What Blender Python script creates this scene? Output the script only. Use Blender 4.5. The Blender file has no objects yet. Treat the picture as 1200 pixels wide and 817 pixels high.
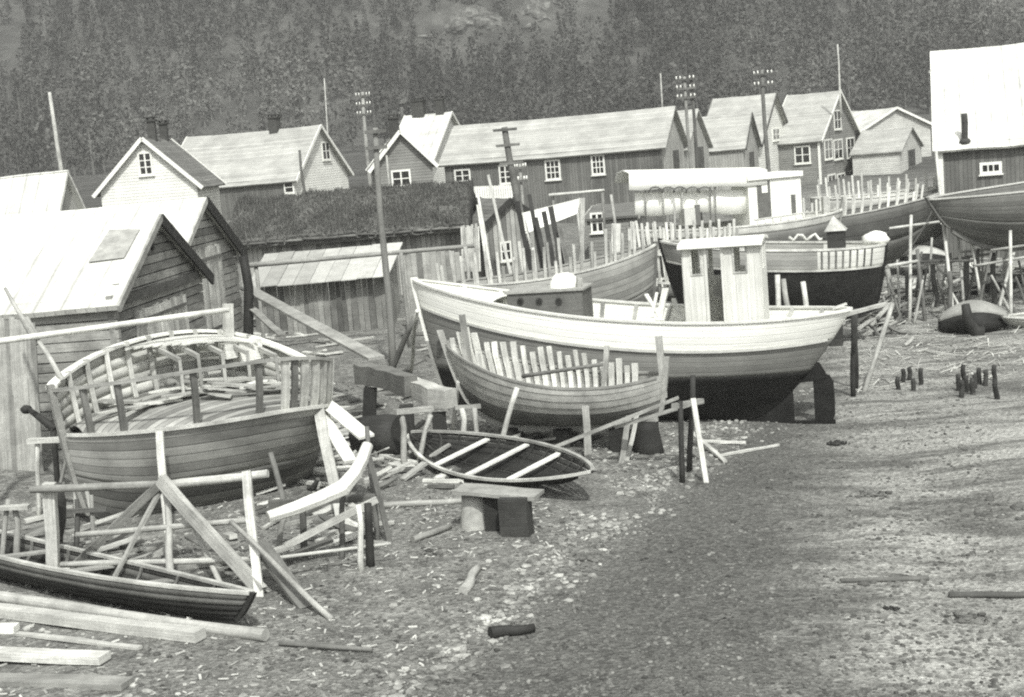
import bpy, math, random
import numpy as np
from mathutils import Vector, Matrix, noise

random.seed(7)
rng = np.random.default_rng(7)
SC = bpy.context.scene
COL = SC.collection
R = math.radians

# ------------------------------------------------------------------ camera, world, sun, exposure
H = 6.5
F = 1667.0
ROLL = R(4.8)
PITCH = math.atan(238.5 * math.cos(ROLL) / F)
cam_d = bpy.data.cameras.new('camera'); cam = bpy.data.objects.new('camera', cam_d); COL.objects.link(cam)
cam_d.sensor_width = 36; cam_d.lens = 36 * F / 1200; cam_d.clip_start = 0.1; cam_d.clip_end = 5000
FW = Vector((0, math.cos(PITCH), -math.sin(PITCH)))
_r0 = Vector((1, 0, 0)); _u0 = Vector((0, math.sin(PITCH), math.cos(PITCH)))
CR = _r0 * math.cos(ROLL) - _u0 * math.sin(ROLL)
CU = _r0 * math.sin(ROLL) + _u0 * math.cos(ROLL)
m3 = Matrix((CR, CU, -FW)).transposed()
cam.matrix_world = Matrix.Translation((0, 0, H)) @ m3.to_4x4()
SC.camera = cam

SUN_TO = Vector((0.12, -0.64, 0.78)).normalized()
world = bpy.data.worlds.new('World'); SC.world = world; world.use_nodes = True
wn = world.node_tree; wn.nodes.clear()
sky = wn.nodes.new('ShaderNodeTexSky'); sky.sky_type = 'NISHITA'; sky.sun_disc = False
sky.sun_elevation = math.asin(SUN_TO.z); sky.sun_rotation = math.atan2(SUN_TO.x, SUN_TO.y)
sky.air_density = 1.4; sky.dust_density = 3.0
hs = wn.nodes.new('ShaderNodeHueSaturation'); hs.inputs['Saturation'].default_value = 0.0
bg = wn.nodes.new('ShaderNodeBackground'); bg.inputs['Strength'].default_value = 0.13
wo = wn.nodes.new('ShaderNodeOutputWorld')
wn.links.new(sky.outputs[0], hs.inputs['Color']); wn.links.new(hs.outputs[0], bg.inputs['Color']); wn.links.new(bg.outputs[0], wo.inputs['Surface'])
sl = bpy.data.lights.new('sun', 'SUN'); sun = bpy.data.objects.new('sun', sl); COL.objects.link(sun)
sl.energy = 3.1; sl.angle = R(2.0); sl.color = (1.0, 0.995, 0.97)
sun.rotation_euler = (-SUN_TO).to_track_quat('-Z', 'Y').to_euler(); sun.location = (0, 0, 60)
SC.view_settings.view_transform = 'Standard'; SC.view_settings.look = 'None'
SC.view_settings.exposure = 0.56; SC.view_settings.gamma = 1.0; SC.view_settings.use_curve_mapping = False
SC.render.engine = 'CYCLES'
SC.cycles.use_denoising = False; SC.cycles.max_bounces = 5; SC.cycles.volume_bounces = 0; SC.cycles.filter_width = 2.1

# ------------------------------------------------------------------ terrain height and photo-survey helpers
def sstep(a, b, x):
    t = max(0.0, min(1.0, (x - a) / (b - a))); return t * t * (3 - 2 * t)

def gz(x, y):
    z = 0.30 * sstep(2, -6, x) - 0.52 * sstep(-.5, 8, x) - 0.3 * sstep(12, 30, x)
    z += 0.75 * sstep(-7, -12, x) * sstep(22, 31, y) * (1 - sstep(80, 120, y) * .5)
    z += 2.1 * sstep(42, 82, y) + 1.2 * sstep(80, 130, y) + 5.0 * sstep(130, 300, y)
    if y > 240:
        d = y - 240
        k = min(1.0, d / 90.0)
        z += 0.42 * d * k
        z += 16 * k * noise.noise(Vector((x * .008, y * .008, 3.1))) + 11 * k * noise.noise(Vector((x * .025, y * .006, 13.1))) + 5 * k * noise.noise(Vector((x * .03, y * .03, 7.7)))
    if y < 60:
        z += 0.03 * noise.noise(Vector((x * .25 + y * .1, y * 1.1, 4.0)))
        z += 0.07 * noise.noise(Vector((x * .45, y * .45, 1.0))) + 0.025 * noise.noise(Vector((x * 1.6, y * 1.6, 5.0)))
    return z

def ray(px, py):
    return FW + CR * ((px - 600) / F) + CU * ((408.5 - py) / F)

def V(px, py, Y):
    d = ray(px, py); return Vector((0, 0, H)) + d * (Y / d.y)

def G(px, py, dz=0.0):
    d = ray(px, py); t = 12.0; last = t
    while t < 700:
        p = Vector((0, 0, H)) + d * t
        if p.z < gz(p.x, p.y): break
        last = t; t += 0.5
    a, b = last, t
    for _ in range(14):
        m = (a + b) / 2; p = Vector((0, 0, H)) + d * m
        if p.z < gz(p.x, p.y): b = m
        else: a = m
    p = Vector((0, 0, H)) + d * b; p.z = gz(p.x, p.y) + dz
    return p

def PZ(px, py, z):
    d = ray(px, py); return Vector((0, 0, H)) + d * ((z - H) / d.z)

def on(x, y, dz=0.0): return Vector((x, y, gz(x, y) + dz))

# ------------------------------------------------------------------ materials (a black-and-white print: greys with a faint green-yellow tone)
def g(v): return (v * 0.99, v, v * 0.925, 1)

def newmat(name, rough=0.85):
    m = bpy.data.materials.new(name); m.use_nodes = True; nt = m.node_tree
    b = nt.nodes['Principled BSDF']; b.inputs['Roughness'].default_value = rough
    if 'Specular IOR Level' in b.inputs: b.inputs['Specular IOR Level'].default_value = 0.12
    return m, nt, b

class NT:
    def __init__(s, nt): s.nt = nt
    def n(s, t, **k):
        nd = s.nt.nodes.new(t)
        for a, v in k.items(): setattr(nd, a, v)
        return nd
    def l(s, a, b): s.nt.links.new(a, b)
    def math(s, op, a, b=None, clamp=False):
        nd = s.n('ShaderNodeMath', operation=op, use_clamp=clamp)
        for i, x in enumerate((a, b)):
            if x is None: continue
            if isinstance(x, (int, float)): nd.inputs[i].default_value = x
            else: s.l(x, nd.inputs[i])
        return nd.outputs[0]
    def map(s, src, scale, loc=(0, 0, 0)):
        mp = s.n('ShaderNodeMapping'); mp.inputs['Scale'].default_value = scale; mp.inputs['Location'].default_value = loc
        s.l(src, mp.inputs['Vector']); return mp.outputs[0]
    def noise(s, vec, scale, detail=4, rough=.6):
        nd = s.n('ShaderNodeTexNoise'); nd.inputs['Scale'].default_value = scale; nd.inputs['Detail'].default_value = detail
        nd.inputs['Roughness'].default_value = rough; s.l(vec, nd.inputs['Vector']); return nd.outputs['Fac']
    def ramp(s, fac, stops):
        nd = s.n('ShaderNodeValToRGB'); e = nd.color_ramp.elements
        while len(e) < len(stops): e.new(.5)
        for i, (p, v) in enumerate(stops): e[i].position = p; e[i].color = g(v)
        s.l(fac, nd.inputs[0]); return nd.outputs[0]
    def fit(s, v, a, b, c, d):
        nd = s.n('ShaderNodeMapRange'); s.l(v, nd.inputs[0])
        for i, x in enumerate((a, b, c, d)): nd.inputs[i + 1].default_value = x
        return nd.outputs[0]
    def grey(s, v):
        vm = s.n('ShaderNodeVectorMath', operation='MULTIPLY'); cb = s.n('ShaderNodeCombineXYZ')
        for i in range(3): s.l(v, cb.inputs[i])
        s.l(cb.outputs[0], vm.inputs[0]); vm.inputs[1].default_value = g(1.0)[:3]; return vm.outputs[0]
    def bump(s, h, b, strength=.5, dist=.02):
        nd = s.n('ShaderNodeBump'); nd.inputs['Strength'].default_value = strength; nd.inputs['Distance'].default_value = dist
        s.l(h, nd.inputs['Height']); s.l(nd.outputs[0], b.inputs['Normal'])

MATS = {}
def wood(name, base, var=.35, grain=.35, blot=.3, rough=.85, gscale=1.0):
    """weathered timber: grain runs along U, each piece has its own tone (face attribute rv)"""
    if name in MATS: return MATS[name]
    m, nt, b = newmat(name, rough); k = NT(nt)
    uv = k.n('ShaderNodeUVMap').outputs[0]; oc = k.n('ShaderNodeTexCoord').outputs['Object']
    at = k.n('ShaderNodeAttribute', attribute_name='rv').outputs['Fac']
    g1 = k.noise(k.map(uv, (1.5 * gscale, 38 * gscale, 1)), 1.0, 5, .65)
    g2 = k.noise(oc, 1.7, 4, .6)
    g3 = k.noise(oc, 22, 3, .6)
    v = k.math('MULTIPLY', k.fit(at, 0, 1, 1 - var, 1 + var), k.fit(g1, .25, .75, 1 - grain, 1 + grain))
    v = k.math('MULTIPLY', v, k.fit(g2, .3, .7, 1 - blot, 1 + blot))
    v = k.math('MULTIPLY', v, k.fit(g3, .3, .7, .88, 1.12))
    v = k.math('MULTIPLY', v, base); v = k.math('MINIMUM', v, .85)
    k.l(k.grey(v), b.inputs['Base Color']); k.bump(k.math('ADD', g1, k.math('MULTIPLY', g3, .4)), b, .5, .012)
    MATS[name] = m; return m

def boards(name, base, width=.15, axis=0, var=.3, groove=.35, blot=.25, rough=.85, bump=.6, lap=True):
    """board cladding: UV in metres, board seams along one axis"""
    if name in MATS: return MATS[name]
    m, nt, b = newmat(name, rough); k = NT(nt)
    uv = k.n('ShaderNodeUVMap').outputs[0]; sp = k.n('ShaderNodeSeparateXYZ'); k.l(uv, sp.inputs[0])
    c = k.math('DIVIDE', sp.outputs[axis], width); fl = k.math('FLOOR', c); fr = k.math('FRACT', c)
    wn_ = k.n('ShaderNodeTexWhiteNoise', noise_dimensions='1D'); k.l(fl, wn_.inputs['W'])
    sc = (38, 1.2, 1) if axis == 0 else (1.2, 38, 1)
    g1 = k.noise(k.map(uv, sc), 1.0, 5, .6)
    oc = k.n('ShaderNodeTexCoord').outputs['Object']; g2 = k.noise(oc, .8, 5, .65)
    edge = k.math('MINIMUM', fr, k.math('SUBTRACT', 1.0, fr)); ed = k.fit(edge, 0, .09, groove, 1)
    v = k.math('MULTIPLY', k.fit(wn_.outputs['Value'], 0, 1, 1 - var, 1 + var), ed)
    v = k.math('MULTIPLY', v, k.fit(g1, .3, .7, .85, 1.15)); v = k.math('MULTIPLY', v, k.fit(g2, .3, .7, 1 - blot, 1 + blot))
    v = k.math('MINIMUM', k.math('MULTIPLY', v, base), .88)
    k.l(k.grey(v), b.inputs['Base Color'])
    h = k.math('ADD', k.math('MULTIPLY', k.fit(edge, 0, .1, 0, 1), 1.0), k.math('MULTIPLY', g1, .25))
    if axis == 1 and lap: h = k.math('ADD', k.math('MULTIPLY', fr, -1.2), h)
    k.bump(h, b, bump, .02)
    MATS[name] = m; return m

def plain(name, base, var=.15, scale=3.0, rough=.8, bump=.2, fine=.08):
    if name in MATS: return MATS[name]
    m, nt, b = newmat(name, rough); k = NT(nt)
    oc = k.n('ShaderNodeTexCoord').outputs['Object']
    at = k.n('ShaderNodeAttribute', attribute_name='rv').outputs['Fac']
    g1 = k.noise(oc, scale, 6, .65); g2 = k.noise(oc, scale * 9, 3, .6)
    v = k.math('MULTIPLY', k.fit(g1, .3, .7, 1 - var, 1 + var), k.fit(g2, .3, .7, 1 - fine, 1 + fine))
    v = k.math('MULTIPLY', v, k.fit(at, 0, 1, 1 - var * .5, 1 + var * .5))
    v = k.math('MINIMUM', k.math('MULTIPLY', v, base), .88)
    k.l(k.grey(v), b.inputs['Base Color']); k.bump(k.math('ADD', g1, k.math('MULTIPLY', g2, .3)), b, bump, .03)
    MATS[name] = m; return m

M = dict(
    wood_l=wood('pale_timber', .40, .3, .4, .35), wood_m=wood('grey_timber', .30, .3), wood_d=wood('dark_timber', .12, .35),
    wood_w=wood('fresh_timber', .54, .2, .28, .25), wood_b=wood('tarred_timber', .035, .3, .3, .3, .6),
    hull_g=wood('grey_hull_planking', .27, .10, .28, .2), hull_l=wood('pale_hull_planking', .46, .12, .22, .2),
    hull_d=wood('dark_hull_planking', .13, .12, .35, .35), white=plain('white_paint', .72, .05, 2.5, .5, .08, .03),
    black=plain('bottom_tar', .014, .4, 3, .55, .2), tar=plain('tarred_planking', .022, .4, 3, .6, .2),
    logw=wood('log_wall_timber', .24, .35, .35, .35), roofw=boards('pale_metal_roof', .60, .62, 0, .12, .66, .30, .6, .3),
    roofg=boards('pale_slate_roof', .36, .22, 1, .12, .7, .22, .75, .5), roofd=boards('grey_slate_roof', .15, .22, 1, .15, .6, .2, .8, .5),
    trim=plain('white_trim', .70, .08, 3, .6, .05), iron=plain('rusty_iron', .05, .3, 8, .6, .2),
    brick=plain('chimney_brick', .055, .3, 6, .9, .4), stone=plain('pale_stone', .34, .25, 6, .9, .5),
    wall_d=boards('dark_board_wall', .135, .17, 0, .18, .5, .2), wall_w=boards('white_board_wall', .64, .16, 1, .05, .72, .12),
    wall_g=boards('grey_board_wall', .34, .17, 0, .12, .55, .2), wall_m=boards('mid_clapboard_wall', .20, .16, 1, .08, .6, .2),
    wall_l=boards('pale_clapboard_wall', .46, .16, 1, .06, .65, .2), old=boards('old_plank_wall', .24, .20, 0, .5, .15, .3),
    oldl=boards('bleached_plank_wall', .38, .22, 0, .35, .2, .3), sail=plain('white_canvas', .78, .06, 2, .8, .3, .03))
gm, gnt, gb = newmat('window_glass', .12); gb.inputs['Base Color'].default_value = g(.02); gb.inputs['Specular IOR Level'].default_value = .6
M['glass'] = gm
M['polew'] = wood('pole_timber', .17, .15, .2, .2)
def carvel(name, base, width=.14, groove=.55, var=.12, blot=.2, rough=.8): return boards(name, base, width, 1, var, groove, blot, rough, .25, False)

# ------------------------------------------------------------------ mesh builder
class MB:
    def __init__(s): s.v = []; s.f = []; s.uv = []; s.rv = []; s.sm = []
    def _f(s, idx, uv, rv, sm): s.f.append(idx); s.uv.append(uv); s.rv.append(rv); s.sm.append(sm)
    def poly(s, pts, uvs=None, rv=.5, sm=False):
        b = len(s.v); s.v += [Vector(p) for p in pts]
        if uvs is None:
            P = s.v[b:]; n = (P[1] - P[0]).cross(P[2] - P[0])
            e = max(((P[(i + 1) % len(P)] - P[i]) for i in range(len(P))), key=lambda q: q.length).normalized()
            if n.length < 1e-12: n = Vector((0, 0, 1))
            t = n.normalized().cross(e); uvs = [((p - P[0]).dot(e) + rv * 7, (p - P[0]).dot(t) + rv * 3) for p in P]
        s._f(tuple(range(b, b + len(pts))), uvs, rv, sm)
    def beam(s, p0, p1, w, h, up=(0, 0, 1), n=1, bow=0.0, jit=0.0, taper=1.0, rv=None):
        p0 = Vector(p0); p1 = Vector(p1); d = p1 - p0; L = d.length
        if L < 1e-6: return s
        d.normalize(); up = Vector(up)
        if abs(d.dot(up)) > .96: up = Vector((0.3, -1, 0))
        x = d.cross(up).normalized(); y = x.cross(d).normalized()
        if rv is None: rv = random.random()
        b = len(s.v); ph = random.random() * 6
        for i in range(n + 1):
            t = i / n; k = 1 + (taper - 1) * t; c = p0 + d * (L * t) + y * (bow * 4 * t * (1 - t)) + x * (jit * math.sin(ph + t * 5)) * (1 if 0 < i < n else .3)
            for sx, sy in ((-1, -1), (1, -1), (1, 1), (-1, 1)):
                s.v.append(c + x * (sx * w / 2 * k + random.uniform(-1, 1) * jit * .4) + y * (sy * h / 2 * k + random.uniform(-1, 1) * jit * .4))
        per = [0, w, w + h, 2 * w + h, 2 * w + 2 * h]
        for i in range(n):
            for j in range(4):
                a = b + i * 4 + j; a2 = b + i * 4 + (j + 1) % 4
                u0 = L * i / n + rv * 7; u1 = L * (i + 1) / n + rv * 7
                s._f((a, a2, a2 + 4, a + 4), [(u0, per[j] + rv), (u0, per[j + 1] + rv), (u1, per[j + 1] + rv), (u1, per[j] + rv)], rv, False)
        e = b + n * 4
        s._f((b + 3, b + 2, b + 1, b), [(0, 0), (.02, 0), (.02, h), (0, h)], rv, False); s._f((e, e + 1, e + 2, e + 3), [(0, 0), (.02, 0), (.02, h), (0, h)], rv, False)
        return s
    def tube(s, pts, rad, seg=8, sm=True, rv=None, caps=True, wob=0.0):
        pts = [Vector(p) for p in pts]; n = len(pts)
        if isinstance(rad, (int, float)): rad = [rad] * n
        if rv is None: rv = random.random()
        b = len(s.v); u = 0.0; us = []; prev = None
        for i, p in enumerate(pts):
            t = (pts[min(i + 1, n - 1)] - pts[max(i - 1, 0)]).normalized()
            if prev is None:
                r = Vector((0, 0, 1)) if abs(t.z) < .9 else Vector((1, 0, 0))
                x = t.cross(r).normalized()
            else: x = (prev - t * prev.dot(t)).normalized()
            prev = x; y = t.cross(x)
            if i: u += (p - pts[i - 1]).length
            us.append(u)
            for j in range(seg):
                a = 2 * math.pi * j / seg; rr = rad[i] * (1 + wob * random.uniform(-1, 1)); s.v.append(p + x * (math.cos(a) * rr) + y * (math.sin(a) * rr))
        for i in range(n - 1):
            for j in range(seg):
                j2 = (j + 1) % seg; a = b + i * seg; c = rad[0] * 6.28 / seg
                s._f((a + j, a + j2, a + seg + j2, a + seg + j), [(us[i] + rv * 7, j * c), (us[i] + rv * 7, (j + 1) * c), (us[i + 1] + rv * 7, (j + 1) * c), (us[i + 1] + rv * 7, j * c)], rv, sm)
        if caps:
            s._f(tuple(b + j for j in range(seg))[::-1], [(0, 0)] * seg, rv, False)
            s._f(tuple(b + (n - 1) * seg + j for j in range(seg)), [(0, 0)] * seg, rv, False)
        return s
    def log(s, p0, p1, r0, r1=None, seg=8, n=4, wob=.05, bow=0.0, rv=None):
        p0 = Vector(p0); p1 = Vector(p1); r1 = r0 if r1 is None else r1
        up = Vector((0, 0, 1)); pts = []; rs = []
        q = random.uniform(-1, 1) * r0 * .5
        for i in range(n + 1):
            t = i / n; pts.append(p0.lerp(p1, t) + up * (bow * 4 * t * (1 - t)) + Vector((q, q, 0)) * math.sin(t * 6.28)); rs.append(r0 + (r1 - r0) * t)
        return s.tube(pts, rs, seg, True, rv, True, wob)
    def box(s, c, sx, sy, sz, ax=None, rv=None):
        """box centred at c; ax = (x,y,z) axes"""
        c = Vector(c); ax = ax or (Vector((1, 0, 0)), Vector((0, 1, 0)), Vector((0, 0, 1)))
        if rv is None: rv = random.random()
        def P(a, b_, c_): return c + ax[0] * (a * sx / 2) + ax[1] * (b_ * sy / 2) + ax[2] * (c_ * sz / 2)
        Q = [((-1, -1), (1, -1), (1, 1), (-1, 1))]
        for face in (((-1, -1, -1), (1, -1, -1), (1, -1, 1), (-1, -1, 1), sx, sz), ((1, -1, -1), (1, 1, -1), (1, 1, 1), (1, -1, 1), sy, sz),
                     ((1, 1, -1), (-1, 1, -1), (-1, 1, 1), (1, 1, 1), sx, sz), ((-1, 1, -1), (-1, -1, -1), (-1, -1, 1), (-1, 1, 1), sy, sz),
                     ((-1, -1, 1), (1, -1, 1), (1, 1, 1), (-1, 1, 1), sx, sy), ((-1, 1, -1), (1, 1, -1), (1, -1, -1), (-1, -1, -1), sx, sy)):
            a, b_ = face[4], face[5]
            s.poly([P(*q) for q in face[:4]], [(rv, rv), (rv + a, rv), (rv + a, rv + b_), (rv, rv + b_)], rv)
        return s
    def grid(s, rows, uvs=None, sm=True, rv=.5, rvf=None):
        b = len(s.v); n = len(rows); m = len(rows[0])
        for r_ in rows: s.v += [Vector(p) for p in r_]
        for i in range(n - 1):
            for j in range(m - 1):
                a = b + i * m + j
                if uvs: u = [uvs[i][j], uvs[i][j + 1], uvs[i + 1][j + 1], uvs[i + 1][j]]
                else: u = [(j, i), (j + 1, i), (j + 1, i + 1), (j, i + 1)]
                s._f((a, a + 1, a + m + 1, a + m), u, rvf(i, j) if rvf else rv, sm)
        return s
    def blob(s, c, rx, ry, rz, n=2, amp=.2, seed=0, sm=True, rv=None):
        c = Vector(c); rv = random.random() if rv is None else rv; S, T = 6 * n, 4 * n; rows = []
        for i in range(T + 1):
            th = math.pi * i / T; row = []
            for j in range(S + 1):
                ph = 2 * math.pi * (j % S) / S; d = Vector((math.sin(th) * math.cos(ph), math.sin(th) * math.sin(ph), math.cos(th)))
                k = 1 + amp * noise.noise(d * 1.7 + Vector((seed * 3.1, seed, 0)))
                row.append(c + Vector((d.x * rx, d.y * ry, d.z * rz)) * k)
            rows.append(row)
        return s.grid(rows[::-1], None, sm, rv)
    def build(s, name, mat, parent=None, solid=0.0, origin=None):
        if origin is None:
            if parent is not None: origin = parent.matrix_world.translation if False else WORLD[parent.name]
            else:
                xs = [p.x for p in s.v]; ys = [p.y for p in s.v]; origin = Vector(((min(xs) + max(xs)) / 2, (min(ys) + max(ys)) / 2, min(p.z for p in s.v)))
        me = bpy.data.meshes.new(name); me.from_pydata([tuple(p - origin) for p in s.v], [], s.f)
        uvl = me.uv_layers.new(name='UVMap'); flat = [c for fu in s.uv for q in fu for c in q]; uvl.data.foreach_set('uv', flat)
        at = me.attributes.new('rv', 'FLOAT', 'FACE'); at.data.foreach_set('value', s.rv)
        me.polygons.foreach_set('use_smooth', s.sm)
        if isinstance(mat, str): mat = M[mat]
        me.materials.append(mat); me.update()
        o = bpy.data.objects.new(name, me); COL.objects.link(o)
        if parent is not None:
            o.parent = parent; o.location = origin - WORLD[parent.name]
        else: o.location = origin
        WORLD[o.name] = Vector(origin)
        if solid:
            md = o.modifiers.new('thickness', 'SOLIDIFY'); md.thickness = solid; md.offset = 0
        return o
WORLD = {}
def tag(o, label=None, cat=None, group=None, kind=None):
    if label: o['label'] = label
    if cat: o['category'] = cat
    if group: o['group'] = group
    if kind: o['kind'] = kind
    return o
def empty(name, loc, label, cat, group=None):
    o = bpy.data.objects.new(name, None); COL.objects.link(o); o.location = loc; o.empty_display_size = .3; WORLD[o.name] = Vector(loc)
    return tag(o, label, cat, group)
# ------------------------------------------------------------------ ground sheet
def ground():
    ys = [-20]
    while ys[-1] < 900: ys.append(ys[-1] + max(.22 if ys[-1] > 14 else 2.0, abs(ys[-1]) * .009))
    ts = np.linspace(-1, 1, 260); ss = np.sign(ts) * (0.35 * np.abs(ts) + .65 * np.abs(ts) ** 2.2)
    rows = []; uv = []
    for y in ys:
        wd = 60 + .75 * max(y, 0); rows.append([(s_ * wd, y, gz(s_ * wd, y)) for s_ in ss]); uv.append([(s_ * wd, y) for s_ in ss])
    mb = MB(); mb.grid(rows, uv)
    m, nt, b = newmat('beach_and_hillside_ground', .95); k = NT(nt)
    ge = k.n('ShaderNodeNewGeometry').outputs['Position']; sp = k.n('ShaderNodeSeparateXYZ'); k.l(ge, sp.inputs[0])
    big = k.noise(ge, .35, 5, .6); mid = k.noise(ge, 2.2, 5, .65); fine = k.noise(ge, 14, 4, .7); vf = k.noise(ge, 45, 2, .7)
    vo = k.n('ShaderNodeTexVoronoi'); vo.inputs['Scale'].default_value = 16; k.l(ge, vo.inputs['Vector'])
    sp2 = k.n('ShaderNodeSeparateXYZ'); k.l(vo.outputs['Color'], sp2.inputs[0])
    # edge of the wet dark shingle: a wobbly line running up the beach
    X, Y = sp.outputs[0], sp.outputs[1]
    wob = k.math('MULTIPLY', k.math('SUBTRACT', mid, .5), 2.4)
    # boundary 1 (yard | shingle): x = -0.9 + 0.31*(Y-17)
    s1 = k.math('ADD', k.math('SUBTRACT', X, k.math('MULTIPLY', k.math('SUBTRACT', Y, 19.5), .40)), wob)
    shingle = k.fit(s1, -.5, .8, 0, 1)
    # boundary 2 (shingle | pale sand): x = 3.2 + .33*(Y-17)
    s2 = k.math('ADD', k.math('SUBTRACT', X, k.math('ADD', k.math('MULTIPLY', k.math('SUBTRACT', Y, 17), .22), 3.4)), k.math('MULTIPLY', wob, 1.3))
    sand = k.fit(s2, -.8, 1.2, 0, 1)
    yard = k.fit(mid, .3, .7, .10, .23)
    shv = k.fit(big, .3, .7, .08, .115)
    # streaky sand, bands lie across the beach
    st = k.noise(k.map(ge, (.35, 1.6, 1)), 1.0, 6, .65); sav = k.math('MULTIPLY', k.fit(st, .40, .56, .12, .27), k.fit(k.noise(k.map(ge, (.22, .5, 1)), 1.0, 4, .6), .35, .6, .75, 1.12))
    def mix(a, b_, f):
        return k.math('ADD', k.math('MULTIPLY', a, k.math('SUBTRACT', 1.0, f)), k.math('MULTIPLY', b_, f))
    v = mix(mix(yard, shv, shingle), sav, sand)
    v = k.math('MULTIPLY', v, k.fit(sp2.outputs[0], 0, 1, .72, 1.30)); v = k.math('MULTIPLY', v, k.fit(fine, .3, .7, .72, 1.3)); v = k.math('MULTIPLY', v, k.fit(vf, .3, .7, .8, 1.2))
    # distance: grass and scrub behind the yards
    gr = k.math('MULTIPLY', k.fit(big, .3, .7, .05, .09), k.fit(k.noise(ge, .12, 6, .7), .3, .7, .6, 1.5))
    v = mix(v, gr, k.fit(Y, 92, 110, 0, 1))
    k.l(k.grey(v), b.inputs['Base Color'])
    hh = k.math('ADD', k.math('MULTIPLY', vo.outputs['Distance'], .8), k.math('ADD', k.math('MULTIPLY', fine, .8), k.math('MULTIPLY', mid, 2.0)))
    k.bump(hh, b, .8, .05)
    o = mb.build('ground', m, origin=Vector((0, 0, 0))); tag(o, kind='structure')
ground()

def np_mesh(name, verts, faces, mat, rv, nper=3, uv=None, smooth=False):
    me = bpy.data.meshes.new(name); nv = len(verts); nf = len(faces)
    me.vertices.add(nv); me.vertices.foreach_set('co', np.asarray(verts, np.float32).ravel())
    me.loops.add(nf * nper); me.loops.foreach_set('vertex_index', np.asarray(faces, np.int32).ravel())
    me.polygons.add(nf); me.polygons.foreach_set('loop_start', np.arange(0, nf * nper, nper, dtype=np.int32))
    me.update(calc_edges=True)
    at = me.attributes.new('rv', 'FLOAT', 'FACE'); at.data.foreach_set('value', np.asarray(rv, np.float32))
    me.polygons.foreach_set('use_smooth', np.full(nf, smooth))
    me.materials.append(M[mat] if isinstance(mat, str) else mat); me.validate()
    o = bpy.data.objects.new(name, me); COL.objects.link(o); WORLD[o.name] = Vector((0, 0, 0)); return o

PHI = (1 + 5 ** .5) / 2
ICO_V = np.array([(-1, PHI, 0), (1, PHI, 0), (-1, -PHI, 0), (1, -PHI, 0), (0, -1, PHI), (0, 1, PHI), (0, -1, -PHI), (0, 1, -PHI), (PHI, 0, -1), (PHI, 0, 1), (-PHI, 0, -1), (-PHI, 0, 1)]) / 1.9
ICO_F = np.array([(0, 11, 5), (0, 5, 1), (0, 1, 7), (0, 7, 10), (0, 10, 11), (1, 5, 9), (5, 11, 4), (11, 10, 2), (10, 7, 6), (7, 1, 8), (3, 9, 4), (3, 4, 2), (3, 2, 6), (3, 6, 8), (3, 8, 9), (4, 9, 5), (2, 4, 11), (6, 2, 10), (8, 6, 7), (9, 8, 1)])

def scatter_stones(name, pts, smin, smax, mat, squash=.6, pw=2.5):
    vs = []; fs = []; rv = []; c = 0
    for (x, y) in pts:
        s_ = smin + (smax - smin) * random.random() ** pw; a = random.random() * 6.28
        sx, sy, sz = s_ * random.uniform(.7, 1.4), s_ * random.uniform(.6, 1.1), s_ * squash * random.uniform(.6, 1.1)
        P = ICO_V * (1 + rng.uniform(-.16, .16, (12, 1))); P = P * (sx, sy, sz)
        ca, sa = math.cos(a), math.sin(a); Q = np.empty_like(P); Q[:, 0] = P[:, 0] * ca - P[:, 1] * sa; Q[:, 1] = P[:, 0] * sa + P[:, 1] * ca; Q[:, 2] = P[:, 2]
        Q += (x, y, gz(x, y) + sz * .25); vs.append(Q); fs.append(ICO_F + c); c += 12; rv += [random.random()] * 20
    o = np_mesh(name, np.vstack(vs), np.vstack(fs), mat, rv); return o
def edge_x(y): return .40 * (y - 19.5)
def inboat(x, y):
    ax, ay, bx, by = -2.1, 30.0, 1.5, 25.2; t = max(0, min(1, ((x - ax) * (bx - ax) + (y - ay) * (by - ay)) / ((bx - ax) ** 2 + (by - ay) ** 2)))
    return math.hypot(x - ax - t * (bx - ax), y - ay - t * (by - ay)) < .75
pts = []
while len(pts) < 26000:
    y = 15.5 + 30 * random.random() ** 1.6; x = random.uniform(-.30 * y, .30 * y + 1)
    if inboat(x, y): continue
    pts.append((x, y))
tag(scatter_stones('shingle', pts, .010, .05, plain('shingle_stone', .115, .75, 2, .9, .3)), kind='stuff', label='grey pebbles strewn all over the beach', cat='pebbles')
pts = []
while len(pts) < 2600:          # band of pale stones along the high-water line
    y = random.uniform(15.5, 37); x = edge_x(y) - .25 + random.gauss(0, .22 + .05 * (y - 15) * .3)
    if inboat(x, y): continue
    pts.append((x, y))
while len(pts) < 4600:          # yard rubble to the left of it
    y = random.uniform(16, 42); x = edge_x(y) - random.uniform(.2, 9)
    if inboat(x, y): continue
    pts.append((x, y))
tag(scatter_stones('tide_line_stones', pts, .015, .085, plain('tide_stone', .23, .8, 2, .9, .3), .6, 3.2), kind='stuff', label='pale stones along the tide line and in the yard', cat='stones')
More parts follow.
